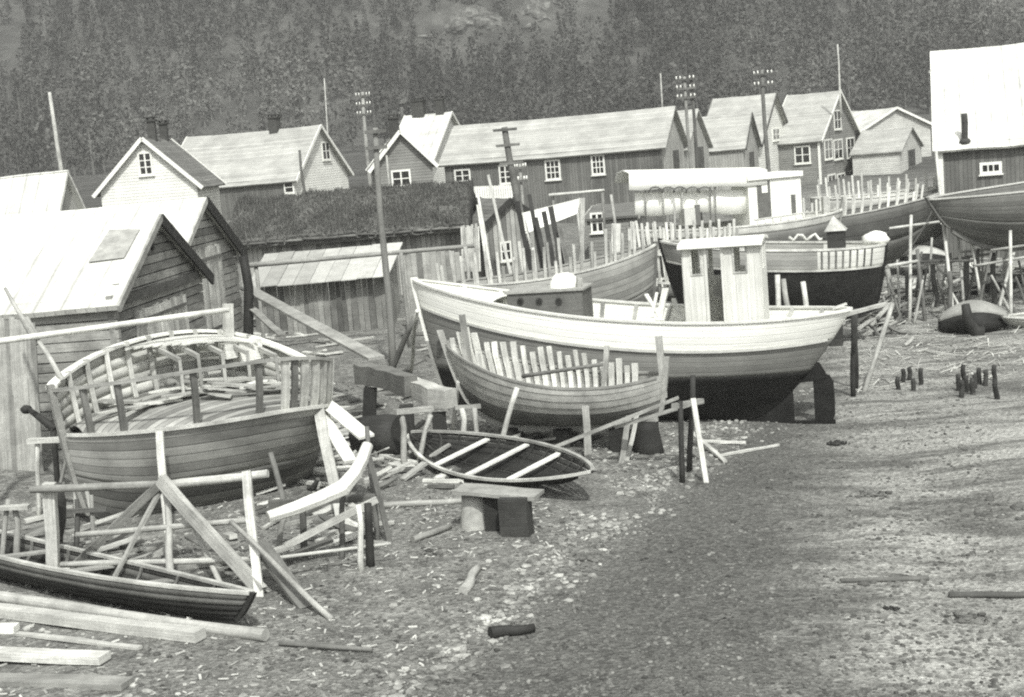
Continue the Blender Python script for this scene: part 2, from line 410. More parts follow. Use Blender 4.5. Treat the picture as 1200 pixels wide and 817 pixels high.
# wood chips and shavings in the yard
def chips(name, n, zone, mat, lmax=.13):
    vs = []; fs = []; rv = []; c = 0
    F6 = np.array([(0, 1, 2, 3), (4, 7, 6, 5), (0, 4, 5, 1), (1, 5, 6, 2), (2, 6, 7, 3), (3, 7, 4, 0)])
    for _ in range(n):
        x, y = zone()
        if inboat(x, y): continue
        l = random.uniform(.04, lmax); w = random.uniform(.012, .035); h = random.uniform(.006, .02); a = random.random() * 6.28; t = random.uniform(-.25, .25)
        P = np.array([(-l, -w, -h), (l, -w, -h), (l, w, -h), (-l, w, -h), (-l, -w, h), (l, -w, h), (l, w, h), (-l, w, h)]) * .5
        P = P + np.array([(0, 0, 1)]) * (P[:, :1] * t); ca, sa = math.cos(a), math.sin(a)
        Q = np.stack([P[:, 0] * ca - P[:, 1] * sa + x, P[:, 0] * sa + P[:, 1] * ca + y, P[:, 2] + gz(x, y) + .012 + abs(t) * l * .4], 1)
        vs.append(Q); fs.append(F6 + c); c += 8; rv += [random.random()] * 6
    return np_mesh(name, np.vstack(vs), np.vstack(fs), mat, rv, 4)
def zyard():
    y = random.uniform(16.5, 44); return edge_x(y) - .3 - random.random() ** 1.2 * 10, y
def zright():
    y = random.uniform(36, 56); return random.uniform(.24, .42) * y, y
tag(chips('wood_chips', 2600, zyard, 'wood_l'), kind='stuff', label='pale wood chips scattered over the yard', cat='wood chips')
tag(chips('plank_litter', 1300, zright, 'wood_l', .7), kind='stuff', label='litter of wood offcuts on the far beach', cat='offcuts')

# ------------------------------------------------------------------ wooded hillside: one far-off wood, tree by tree in one mesh
CRAGS = []
for px_, py_, w_ in ((545, 36, 30), (628, 22, 16), (470, 148, 12), (700, 8, 12)):
    p_ = G(px_, py_); CRAGS.append((p_.x, p_.y, w_))
def forest():
    vs = []; fs = []; rv = []; c = 0
    NL = 110
    def cliff(x, y): return noise.noise(Vector((x * .012, y * .02, 12.0)))
    y = 236.0
    while y < 620:
        x = -.46 * y
        while x < .46 * y:
            xx = x + random.uniform(-2, 2); yy = y + random.uniform(-2, 2); z = gz(xx, yy)
            el = (z - H) / yy
            if any(abs(xx - cx_) < cw_ * .42 * (1 - abs(yy - cy_ + 4) / 20) and -13 < yy - cy_ < 5 for cx_, cy_, cw_ in CRAGS): x += 3; continue
            if noise.noise(Vector((xx * .022, yy * .010, 21.0))) > .27 and random.random() < .75: x += 3; continue
            x += random.uniform(2.0, 4.6) * (1 if yy < 420 else 1.25)
            if el > .135 or el < -.02: continue
            d = cliff(xx, yy)
            if d > .42 and random.random() < .8: continue
            h = random.uniform(4.0, 10) * (1 + .35 * noise.noise(Vector((xx * .03, yy * .03, 8)))); w = h * random.uniform(.17, .30); conif = random.random() < .25
            th = rng.uniform(0, 2 * np.pi, NL); q = rng.uniform(0.02, 1, NL)
            if conif: rad = w * .75 * (1 - q) ** .8 * rng.uniform(.5, 1, NL); zz = h * (.12 + .9 * q)
            else: rad = w * np.sqrt(np.clip(1 - (2 * q - 1) ** 2, 0, 1)) * rng.uniform(.35, 1.05, NL); zz = h * (.22 + .8 * q)
            C = np.stack([rad * np.cos(th) + xx, rad * np.sin(th) + yy, zz + z], 1)
            s_ = h * rng.uniform(.022, .048, NL)[:, None]
            u = rng.normal(size=(NL, 3)); u[:, 2] += .2; u /= np.linalg.norm(u, axis=1)[:, None]
            t = np.cross(u, rng.normal(size=(NL, 3))); t /= np.linalg.norm(t, axis=1)[:, None]; b2 = np.cross(u, t)
            P = np.empty((NL, 3, 3)); P[:, 0] = C + t * s_ * 1.3; P[:, 1] = C - t * s_ * .8 + b2 * s_; P[:, 2] = C - t * s_ * .6 - b2 * s_ * 1.1
            vs.append(P.reshape(-1, 3)); fs.append(np.arange(NL * 3).reshape(-1, 3) + c); c += NL * 3
            tv = min(1, max(0, random.gauss(.5, .16) + .5 * noise.noise(Vector((xx * .02, yy * .012, 2))))); rv += list(np.clip(tv + rng.normal(0, .06, NL), 0, 1))
            # trunk: one slim pale three-sided stem
            r_ = .09 + .018 * h; T = np.array([(r_, 0, 0), (-r_ / 2, r_, 0), (-r_ / 2, -r_, 0), (r_ * .4, 0, h * .8), (-r_ * .2, r_ * .4, h * .8), (-r_ * .2, -r_ * .4, h * .8)]) + (xx, yy, z - .2)
            vs.append(T); fs.append(np.array([(0, 1, 4), (0, 4, 3), (1, 2, 5), (1, 5, 4), (2, 0, 3), (2, 3, 5)]) + c); c += 6; rv += [.8] * 6
        y += random.uniform(3.2, 4.6) * (1 if y < 420 else 1.3)
    m, nt, b = newmat('hillside_foliage', .8); k = NT(nt)
    at = k.n('ShaderNodeAttribute', attribute_name='rv').outputs['Fac']; ge = k.n('ShaderNodeNewGeometry').outputs['Position']
    v = k.math('MULTIPLY', k.fit(at, 0, 1, .045, .105), k.fit(k.noise(k.map(ge, (.022, .010, .03)), 1.0, 4, .55), .38, .62, .55, 1.55))
    k.l(k.grey(v), b.inputs['Base Color'])
    o = np_mesh('hillside_wood', np.vstack(vs), np.vstack(fs), m, rv)
    tag(o, 'birch and scrub wood covering the hillside', 'wood', kind='stuff'); print('forest tris', len(rv))
forest()
def crag(i_, h, seed, lab):
    w = CRAGS[i_][2]; p = Vector((CRAGS[i_][0], CRAGS[i_][1], 0)); mb = MB(); z0 = gz(p.x, p.y) - 3
    rows = []
    for i in range(10):
        row = []
        for j in range(26):
            a = j / 25; x = p.x + (a - .5) * w; q = i / 9; n_ = noise.noise(Vector((x * .18, q * 2, seed))) ; n2 = noise.noise(Vector((x * .6, q * 7, seed + 5)))
            hh = h * (math.sin(math.pi * a) ** .6) * (1 + .5 * noise.noise(Vector((x * .12, 0, seed + 9))))
            row.append((x, p.y + q * 7 + 4 * n_ + 1.5 * n2, z0 + 2.5 + q * hh + .9 * n2))
        rows.append(row)
    for j in range(26): pass
    rows.append([(q[0], q[1] + 10, q[2] - 2) for q in rows[-1]])
    rows.insert(0, [(q[0], q[1] + 4, q[2] - 8) for q in rows[0]])
    mb.grid(rows, [[(q[0], q[2]) for q in r_] for r_ in rows], False, .5, lambda i, j: random.random())
    o = mb.build('rock_outcrop', plain('pale_crag', .10, .8, .5, .9, .8, .3)); tag(o, lab, 'rock')
# ------------------------------------------------------------------ buildings
def iplane(px, py, o, nrm):
    d = ray(px, py); c = Vector((0, 0, H)); t = (o - c).dot(nrm) / d.dot(nrm); return c + d * t
Z = Vector((0, 0, 1))

def window(parent, o, ax, w, h, nx, ny, trim='trim', fw=.09, name='window'):
    """o = centre on the wall plane, ax = (right, out) unit vectors"""
    rt, out = ax; A = (rt, out, Z); f = MB(); c = o + out * .03
    for s_ in (-1, 1):
        f.box(c + rt * (s_ * (w / 2 - fw / 2)), fw, .07, h, A); f.box(c + Z * (s_ * (h / 2 - fw / 2)), w - 2 * fw, .07, fw, A)
    f.box(c - Z * (h / 2 + .03) + out * .03, w + .1, .12, .05, A)
    bw = .05
    for i in range(1, nx): f.box(c + rt * ((i / nx - .5) * (w - 2 * fw)), bw if nx > 2 or i != nx / 2 else bw * 1.5, .05, h - 2 * fw, A)
    for j in range(1, ny): f.box(c + Z * ((j / ny - .5) * (h - 2 * fw)) - out * .005, w - 2 * fw, .045, bw, A)
    wo_ = f.build(name, trim, parent)
    p = MB(); p.box(o + out * .018, w - 2 * fw + .01, .02, h - 2 * fw + .01, A); p.build('pane', 'glass', wo_)
    return wo_

def house(name, label, cat, er, phi, L, W, rise, hw, wall='wall_d', roof='roofg', trim=None, oe=.3, og=.25, wins=(), doors=(), chims=(), group=None, corner=None, far=None, apex=None, left=None, rt=.10, ridgecap=False, gablewall=None, belt=None):
    e = V(*er); r = Vector((math.cos(R(phi)), math.sin(R(phi)), 0)); w = Vector((-r.y, r.x, 0))
    if left: L = -(iplane(left[0], left[1], e, w) - e).dot(r)
    if far: W = (iplane(far[0], far[1], e, r) - e).dot(w)
    if apex:
        rise = iplane(apex[0], apex[1], e, r).z - e.z
    slope = math.atan2(rise, W / 2)
    c0 = e + w * oe - r * og                       # front right wall corner, top
    ez = e.z + math.tan(slope) * oe - .02          # wall plate height under the roof
    zb = e.z - hw; Lw = L - 2 * og; Ww = W - 2 * oe
    c0 = Vector((c0.x, c0.y, 0))
    root = empty(name, Vector((c0.x - r.x * Lw / 2 + w.x * Ww / 2, c0.y - r.y * Lw / 2 + w.y * Ww / 2, zb)), label, cat, group)
    def P(s_, t, z): return c0 - r * s_ + w * t + Z * z
    zr = e.z + rise - .06 - rt * .3; mid = Ww / 2
    fl = zb - 1.2
    wl = MB()
    wl.poly([P(Lw, 0, fl), P(0, 0, fl), P(0, 0, ez), P(Lw, 0, ez)], [(-Lw, fl), (0, fl), (0, ez), (-Lw, ez)])
    wl.poly([P(0, Ww, fl), P(Lw, Ww, fl), P(Lw, Ww, ez), P(0, Ww, ez)], [(0, fl), (Lw, fl), (Lw, ez), (0, ez)])
    gw = wl if not gablewall else MB()
    gw.poly([P(0, 0, fl), P(0, Ww, fl), P(0, Ww, ez), P(0, mid, zr), P(0, 0, ez)], [(0, fl), (Ww, fl), (Ww, ez), (mid, zr), (0, ez)])
    wl.poly([P(Lw, Ww, fl), P(Lw, 0, fl), P(Lw, 0, ez), P(Lw, mid, zr), P(Lw, Ww, ez)], [(0, fl), (Ww, fl), (Ww, ez), (mid, zr), (0, ez)])
    wl.build('wall', wall, root)
    if gablewall: gw.build('gable_wall', gablewall, root)
    # roof: two slabs meeting at the ridge
    rf = MB(); sl_ = math.hypot(W / 2, rise); E0 = e; nseg = 10
    for side in (0, 1):
        if side == 0: a = e; up = (w * (W / 2) + Z * rise)
        else: a = e + w * W; up = (-w * (W / 2) + Z * rise)
        un = up.normalized(); n_ = un.cross(r) if side == 1 else r.cross(un)
        if n_.z < 0: n_ = -n_
        rows = []; uv = []
        for i in range(5):
            q = i / 4; row = []; ur = []
            for j in range(nseg + 1):
                t = j / nseg; sg = -.07 * min(1, L / 10) * math.sin(math.pi * t) * (1 if q > 0 else .6) + .035 * noise.noise(Vector((t * L * .8, q * 3, er[0])))
                row.append(a - r * (t * L) + up * q + Z * sg); ur.append((-t * L, q * sl_))
            rows.append(row); uv.append(ur)
        if side == 0: rf.grid([x[::-1] for x in rows], [x[::-1] for x in uv], False)
        else: rf.grid(rows, uv, False)
        low = [[p - n_ * rt for p in x] for x in rows]
        if side == 0: rf.grid(low, uv, False)
        else: rf.grid([x[::-1] for x in low], [x[::-1] for x in uv], False)
        rf.grid([rows[0], low[0]] if side == 0 else [low[0], rows[0]], None, False)
        for j in (0, nseg):
            rf.grid([[x[j] for x in rows], [x[j] for x in low]], None, False)
    ro = rf.build('roof', roof, root)
    if trim:
        for side in (0, 1):
            for end in (0, 1):
                a = (e if side == 0 else e + w * W) + r * (.02 if end == 0 else -L - .02); b_ = e + w * (W / 2) + Z * (rise) + r * (.02 if end == 0 else -L - .02)
                t = MB(); t.beam(a - Z * .05, b_ - Z * .05, .05, .20, n=1, rv=.5); t.build('bargeboard', trim, root)
    if corner:
        for (s_, t_) in ((0, 0), (0, Ww), (Lw, 0)):
            t = MB(); t.box(P(s_, t_, (fl + ez) / 2 - .1), .16, .16, ez - fl - .1, (r, w, Z)); t.build('corner_board', corner, root)
    if belt:
        t = MB(); t.box(P(-.03, Ww / 2, belt), .05, Ww - .1, .16, (r, w, Z)); t.build('belt_board', trim or 'trim', root)
    for wd in wins:
        face, x0, y0, x1, y1, nx, ny = wd[:7]; tr = wd[7] if len(wd) > 7 else 'trim'
        if face == 'f': pl, nr, rr, out = c0, w, r, -w
        else: pl, nr, rr, out = c0, r, w, r
        A = iplane((x0 + x1) / 2, (y0 + y1) / 2, pl, nr); B1 = iplane(x0, (y0 + y1) / 2, pl, nr); B2 = iplane(x1, (y0 + y1) / 2, pl, nr)
        T1 = iplane((x0 + x1) / 2, y0, pl, nr); T2 = iplane((x0 + x1) / 2, y1, pl, nr)
        ww_ = abs((B2 - B1).dot(rr)); hh = abs(T1.z - T2.z)
        if wd[0] != 'f' and abs((A - c0).dot(w) - Ww / 2) > Ww / 2 - ww_ / 2: A = A
        window(root, A, (rr, out), ww_, hh, nx, ny, tr, fw=min(.1, ww_ * .14))
    for dd in doors:
        face, x0, y0, x1, y1, mt = dd
        if face == 'f': pl, nr, rr, out = c0, w, r, -w
        else: pl, nr, rr, out = c0, r, w, r
        A = iplane((x0 + x1) / 2, (y0 + y1) / 2, pl, nr); B1 = iplane(x0, (y0 + y1) / 2, pl, nr); B2 = iplane(x1, (y0 + y1) / 2, pl, nr)
        T1 = iplane((x0 + x1) / 2, y0, pl, nr); T2 = iplane((x0 + x1) / 2, y1, pl, nr)
        d = MB(); d.box(A + out * .03, abs((B2 - B1).dot(rr)), .06, abs(T1.z - T2.z), (rr, out, Z)); do = d.build('door', mt, root)
        hd = MB(); hd.box(A + out * .08 + rr * (abs((B2 - B1).dot(rr)) * .38), .03, .05, .12, (rr, out, Z)); hd.build('handle', 'iron', do)
    for (s_, dz, cw, ch) in chims:        # s_ along ridge from the right end; slightly off the ridge
        q = e - r * s_ + w * (W / 2 - .05) + Z * rise
        c = MB(); c.box(q + Z * (dz + ch / 2 - .5), cw, cw, ch + 1.0, (r, w, Z)); co = c.build('chimney', 'brick', ro)
        t = MB(); t.box(q + Z * (dz + ch + .05), cw + .16, cw + .16, .10, (r, w, Z)); t.box(q + Z * (dz + ch + .22), cw + .3, cw + .3, .04, (r, w, Z))
        for sx in (-1, 1):
            for sy in (-1, 1): t.box(q + Z * (dz + ch + .14) + r * (sx * cw * .4) + w * (sy * cw * .4), .06, .06, .14, (r, w, Z))
        t.build('chimney_cap', 'brick', co)
    return root, dict(e=e, r=r, w=w, L=L, W=W, rise=rise, P=P, Lw=Lw, Ww=Ww, ez=ez, zb=zb, slope=slope)

def logwalls(root, D, mats='logw', gable_door=None, course=.21, front=True):
    P, Lw, Ww, ez, zb = D['P'], D['Lw'], D['Ww'], D['ez'], D['zb']; r, w = D['r'], D['w']
    lg = MB(); z = zb - .4; mid = Ww / 2; top = D['e'].z + D['rise'] - .25
    while z < top:
        zc = z + course / 2
        k = 1 if zc < ez else max(0, 1 - (zc - ez) / (top - ez))
        hwid = mid * k
        if hwid > .15:
            a, b_ = mid - hwid - (.12 if k == 1 else 0), mid + hwid + (.12 if k == 1 else 0)
            lg.beam(P(-.05, a, zc + random.uniform(-.01, .01)), P(-.05, b_, zc + random.uniform(-.01, .01)), .14, course * .88, n=4, jit=.012)
        if front and zc < ez - .42: lg.beam(P(-.18, -.05, zc + .1), P(Lw, -.05, zc + .1), .14, course * .88, n=5, jit=.012)
        z += course
    lg.build('log_wall', mats, root)

# --- the two log boathouses at the left
r1, D1 = house('boathouse', 'log boathouse at the left edge, blinding white roof with one dark patch', 'boathouse', (137, 358, 30), -5, 8.5, 4.9, 1.9, 2.75, 'logw', 'roofw', None, .35, .30, far=(248, 329), apex=(182, 251), rt=.12, left=(-60, 374))
logwalls(r1, D1)
def shed_gable(root, D, dark='wood_b', pale='wood_l', th=.28):
    e, r, w, W, rise = D['e'], D['r'], D['w'], D['W'], D['rise']
    t = MB(); t.beam(e + r * .03 - Z * .08, e + w * (W / 2) + Z * (rise - .08) + r * .03, .05, .16); t.build('pale_bargeboard', pale, root)
    t = MB(); t.beam(e + w * (W + .03) + r * .03 - Z * .16, e + w * (W / 2) + Z * (rise - .14) + r * .03, .06, th); t.build('shade_bargeboard', dark, root)  # black board stands in for the eave shadow along the right verge
shed_gable(r1, D1)
# gable double door of pale vertical boards, and its frame
def gdoor(root, D, x0, y0, x1, y1, mt='oldl', out=.14, name='double_door'):
    c0 = D['P'](0, 0, 0); A = iplane((x0 + x1) / 2, (y0 + y1) / 2, c0, D['r']); B1 = iplane(x0, (y0 + y1) / 2, c0, D['r']); B2 = iplane(x1, (y0 + y1) / 2, c0, D['r'])
    T1 = iplane((x0 + x1) / 2, y0, c0, D['r']); T2 = iplane((x0 + x1) / 2, y1, c0, D['r']); ww_ = abs((B2 - B1).dot(D['w'])); hh = abs(T1.z - T2.z)
    A = A + D['r'] * out; d = MB(); n = max(3, int(ww_ / .2))
    for i in range(n):
        c = A + D['w'] * ((i + .5) / n - .5) * ww_
        d.box(c + D['r'] * random.uniform(0, .02) + Z * random.uniform(-.03, .03), ww_ / n * .94, .05, hh, (D['w'], D['r'], Z))
    o = d.build(name, 'wood_l' if mt == 'oldl' else mt, root)
    for q in (-.38, .38): h = MB(); h.box(A + D['r'] * .05 + Z * (q * hh), ww_ * .96, .03, .07, (D['w'], D['r'], Z)); h.build('hinge_strap', 'wood_d', o)
    return o
gdoor(r1, D1, 157, 352, 218, 455)
t = MB(); P = D1['P']
t.box(P(-.15, D1['Ww'] * .5, D1['ez'] - .1), .16, D1['Ww'] * .86, .2, (D1['r'], D1['w'], Z)); t.build('lintel', 'wood_d', r1)
t = MB(); q = iplane(172, 289, D1['P'](0, 0, 0), D1['r']); t.box(q + D1['r'] * .13, .16, .05, .18, (D1['w'], D1['r'], Z)); t.build('gable_hatch', 'black', r1)
# dark patch of bare roof
t = MB(); e, r, w = D1['e'], D1['r'], D1['w']; up = w * (D1['W'] / 2) + Z * D1['rise']; nn = Vector(-r.cross(up)).normalized(); nn = nn if nn.z > 0 else -nn
pa = [e - r * a + up * b_ + nn * .02 for a, b_ in ((1.15, .48), (.35, .50), (.30, .82), (1.05, .84))]; t.poly(pa); t.poly([p - nn * .015 for p in pa][::-1])
t.build('roof_patch', plain('weathered_patch', .30, .3, 4), r1)

r2, D2 = house('boathouse', 'log boathouse standing behind the white roofed one, its tall plank door in the gable', 'boathouse', (205, 318, 36.5), -5, 9, 4.9, 1.9, 2.9, 'logw', 'roofw', None, .35, .30, far=(287, 302), apex=(233, 232), rt=.12)
logwalls(r2, D2, front=False); shed_gable(r2, D2, th=.34)
gdoor(r2, D2, 226, 288, 258, 400)
t = MB(); t.log(V(285, 300, 42.3), on(V(289, 372, 42.3).x, 42.3, -.2), .14, .16); tag(t.build('leaning_post', 'wood_b'), 'thick black post under the far eave of the second boathouse', 'post')

# --- roof at the far left and its mast
house('house', 'low house with bright roof beyond the boathouses at the left edge', 'house', (68, 258, 58), -12, 8, 6, 2.2, 3.0, 'wall_g', 'roofw', None, .3, .25, far=(104, 246), apex=(78, 199))
# --- white gable house and long-roofed white house
house('house', 'white house with its gable towards the yard and two thin chimneys', 'house', (109, 230, 76), -88, 8, 6, 2.6, 3.0, 'wall_w', 'roofd', 'trim', .35, .3, far=(237, 217), apex=(167, 161), chims=((3.2, .0, .42, .9), (6.5, .0, .42, .8)),
      wins=(('g', 162, 178, 179, 206, 2, 3),))
house('house', 'house with long pale slate roof and white gable, left of the turf roof', 'house', (347, 212, 90), -18, 9, 7, 3.2, 3.4, 'wall_d', 'roofg', 'trim', .3, .3, far=(413, 192), apex=(383, 146), left=(185, 224),
      wins=(('f', 333, 212, 345, 227, 1, 2), ('g', 377, 166, 386, 188, 2, 2)), chims=((3.3, -.3, .6, 1.0),), gablewall='wall_w')
# --- bright roof behind, dark gable house in front of it
house('house', 'tall house with bright roof behind the dark gabled one', 'house', (505, 196, 104), -12, 9, 7, 3.4, 4.0, 'wall_w', 'roofw', 'trim', .3, .3, left=(447, 208), far=(560, 176), apex=(538, 131), chims=((.9, -.5, .6, 1.5), (2.6, -.2, .9, 1.2)))
house('house', 'dark board house with gable towards the yard and a tall white window', 'house', (432, 201, 78), -84, 8, 4.4, 2.4, 3.4, 'wall_m', 'roofd', 'trim', .3, .3, far=(513, 190), apex=(463, 153),
      wins=(('g', 459, 199, 482, 228, 2, 3),), chims=((6.8, -.2, .6, 1.0),))
# --- the long dark workshop
house('workshop', 'long dark board building with pale roof in the middle of the row', 'workshop', (780, 173, 79), -20, 14, 6, 2.4, 3.4, 'wall_d', 'roofg', None, .3, .3, left=(513, 198), far=(808, 167), apex=(792, 124), gablewall='wall_g',
      wins=(('f', 533, 198, 552, 220, 2, 3), ('f', 585, 193, 600, 216, 2, 3), ('f', 639, 187, 657, 211, 3, 3), ('f', 693, 181, 709, 205, 3, 3)), doors=(('g', 789, 176, 795, 202, 'wood_d'),), chims=())
house('house', 'narrow grey gabled house squeezed behind the end of the long workshop', 'house', (806, 176, 84.5), -24, 6, 5, 2.6, 3.4, 'wall_g', 'roofg', None, .25, .25, far=(836, 168), apex=(819, 127), doors=(('g', 817, 172, 824, 200, 'wood_d'),))
house('shed', 'small grey shed with pale roof between the workshop and the flagpole house', 'shed', (874, 174, 90), -18, 3, 4, 1.8, 3.0, 'wall_g', 'roofg', 'wood_d', .2, .2, left=(812, 178), far=(892, 167), apex=(880, 132), doors=(('g', 878, 178, 883, 196, 'wood_d'),))
house('house', 'white boarded house with large pale roof behind the small grey shed', 'house', (893, 170, 97), -22, 7, 7, 3.2, 4.0, 'wall_w', 'roofg', 'wood_d', .3, .3, far=(931, 163), apex=(914, 109), left=(815, 176),
      wins=(('g', 905, 150, 913, 165, 2, 2),))
rh, DH = house('house', 'two storey dark house with white window frames and a flagpole at its gable', 'house', (963, 165, 102), -26, 3, 6, 3.0, 5.4, 'wall_m', 'roofg', 'trim', .3, .3, left=(898, 170), far=(1010, 160), apex=(984, 106), corner='trim', belt=None,
      wins=(('f', 931, 171, 950, 192, 2, 2), ('g', 977, 129, 985, 152, 2, 2), ('g', 966, 163, 975, 187, 2, 2), ('g', 977, 163, 987, 187, 2, 2), ('g', 992, 161, 1001, 185, 2, 2),
            ('g', 970, 204, 979, 222, 2, 2), ('g', 981, 203, 990, 221, 2, 2), ('g', 995, 199, 1004, 219, 2, 2)))
house('house', 'pale grey house with pale roof between the flagpole house and the big dark boathouse', 'house', (1057, 177, 107), -24, 3, 4.5, 1.6, 4.0, 'wall_l', 'roofg', None, .2, .2, left=(995, 182), far=(1083, 172), apex=(1066, 149),
      wins=(('g', 1064, 175, 1072, 196, 1, 2, 'wood_d'), ('f', 1033, 213, 1048, 222, 2, 1, 'wood_d')))
house('house', 'broad grey gabled house mostly hidden behind the pale grey one', 'house', (1008, 154, 125), -78, 9, 7, 3, 4, 'wall_l', 'roofw', 'trim', .3, .3, far=(1096, 152), apex=(1045, 126))
rb, DB = house('boathouse', 'great dark boathouse at the right edge with blinding white roof', 'boathouse', (1240, 166, 58), -17.5, 9, 12, 4.3, 3.6, 'wall_d', 'roofw', None, .35, .3, left=(1093, 180), apex=None)
window(rb, iplane(1161, 197, DB['P'](0, 0, 0), DB['w']), (DB['r'], -DB['w']), .88, .5, 3, 1, fw=.12)
t = MB(); t.box(DB['P'](DB['Lw'], -.04, DB['ez'] - 1.6), .2, .12, 3.4, (DB['r'], DB['w'], Z)); t.build('corner_board', 'trim', rb)
upv = DB['w'] * (DB['W'] / 2) + Z * DB['rise']; q = iplane(1131, 166, DB['e'], DB['r'].cross(upv).normalized())
t = MB(); t.log(q + Z * -.4, q + Z * 1.15, .13, .13, 10); sp_ = t.build('stove_pipe', 'brick', rb)
t = MB(); t.blob(q, .26, .26, .16, 1, .05); t.build('pipe_flashing', 'brick', sp_)
t = MB(); t.beam(V(1088, 84.5, 64), V(1112, 82, 64), .10, .12); t.build('ridge_beam', 'wood_l', rb)

# --- turf-roofed boathouse
rt_, DT = house('turf_roof_boathouse', 'long low boathouse with overgrown turf roof in the middle left', 'boathouse', (548, 266, 56), -4, 9, 8, 1.7, 2.6, 'old', 'roofd', None, .45, .35, left=(262, 299), far=(562, 236), apex=(539, 222), rt=.18)
def turf(D):
    m, nt, b = newmat('roof_turf', .95); k = NT(nt); ge = k.n('ShaderNodeNewGeometry').outputs['Position']
    at = k.n('ShaderNodeAttribute', attribute_name='rv').outputs['Fac']
    v = k.math('MULTIPLY', k.fit(k.noise(ge, 1.1, 5, .65), .3, .7, .075, .14), k.fit(k.noise(ge, 9, 3, .7), .3, .7, .7, 1.3)); v = k.math('MULTIPLY', v, k.fit(at, 0, 1, .75, 1.25))
    k.l(k.grey(v), b.inputs['Base Color']); k.bump(k.noise(ge, 12, 4, .7), b, .8, .08)
    e, r, w, L, W, rise = D['e'], D['r'], D['w'], D['L'], D['W'], D['rise']
    mb = MB(); rows = []; nx, ny = 150, 64
    def hpt(s_, q):
        t = q * W; h = rise * (1 - abs(2 * q - 1)); base = e - r * s_ + w * t + Z * h
        return base + Z * (.17 + .10 * noise.noise(base * .9) + .10 * noise.noise(base * 3.1) + .04 * noise.noise(base * 9)) + w * (.05 * noise.noise(base * 4))
    for i in range(ny + 1):
        q = -.012 + 1.024 * i / ny; row = [hpt(-.05 + (L + .1) * (1 - j / nx), q) for j in range(nx + 1)]
        if i in (0, ny): row = [p - Z * (.22 + .1 * noise.noise(p * 3)) for p in row]
        rows.append(row)
    for row in rows: row[0] = row[0] - Z * .25; row[-1] = row[-1] - Z * .25
    mb.grid(rows)
    # grass blades in tufts
    for _ in range(15000):
        s_ = random.uniform(0, L); q = random.uniform(0, .54) if random.random() < .9 else 0.0; p = hpt(s_, q)
        h = random.uniform(.03, .14) * (1.3 + noise.noise(p * .8)); a = random.random() * 6.28; d = Vector((math.cos(a), math.sin(a), 0)) * .035; ln = Vector((random.uniform(-.06, .06), random.uniform(-.06, .06), 0))
        if noise.noise(p * .7) > .1: h *= 1.7
        if q == 0: ln += Vector((0, -.06, -.1 - h))
        mb.poly([p - d - Z * .03, p + d - Z * .03, p + ln + Z * h], [(0, 0)] * 3, random.random())
    return mb, m
tm, tmat = turf(DT); tm.build('turf', tmat, rt_)
t = MB(); e, r, w = DT['e'], DT['r'], DT['w']
t.beam(e + r * .06 + w * (DT['W'] / 2) + Z * (DT['rise'] + .12), e + r * .06 - Z * .25, .07, .42, n=3, jit=.02); t.build('shade_bargeboard', 'wood_b', rt_)  # black board, the shadow band along the gable edge put into its colour
t = MB()
for i in range(14):
    s_ = i / 13 * DT['L'] * .97; t.log(e - r * s_ + Z * .02 - w * .1, e - r * (s_ + DT['L'] / 13 * .9) + Z * random.uniform(-.03, .06) - w * .1, .06, .05, 6, 2)
t.build('eave_pole', 'wood_d', rt_)
# gable boards at its right end, pale upright planks
t = MB()
for i in range(9):
    a = V(541 + i * 2.4, 264 + random.uniform(-4, 4), 55.4); b_ = V(543 + i * 2.4, 318, 55.4); t.beam(a, b_, .09, .03, up=(0, 1, 0))
t.build('upright_boards', 'wood_l', rt_)

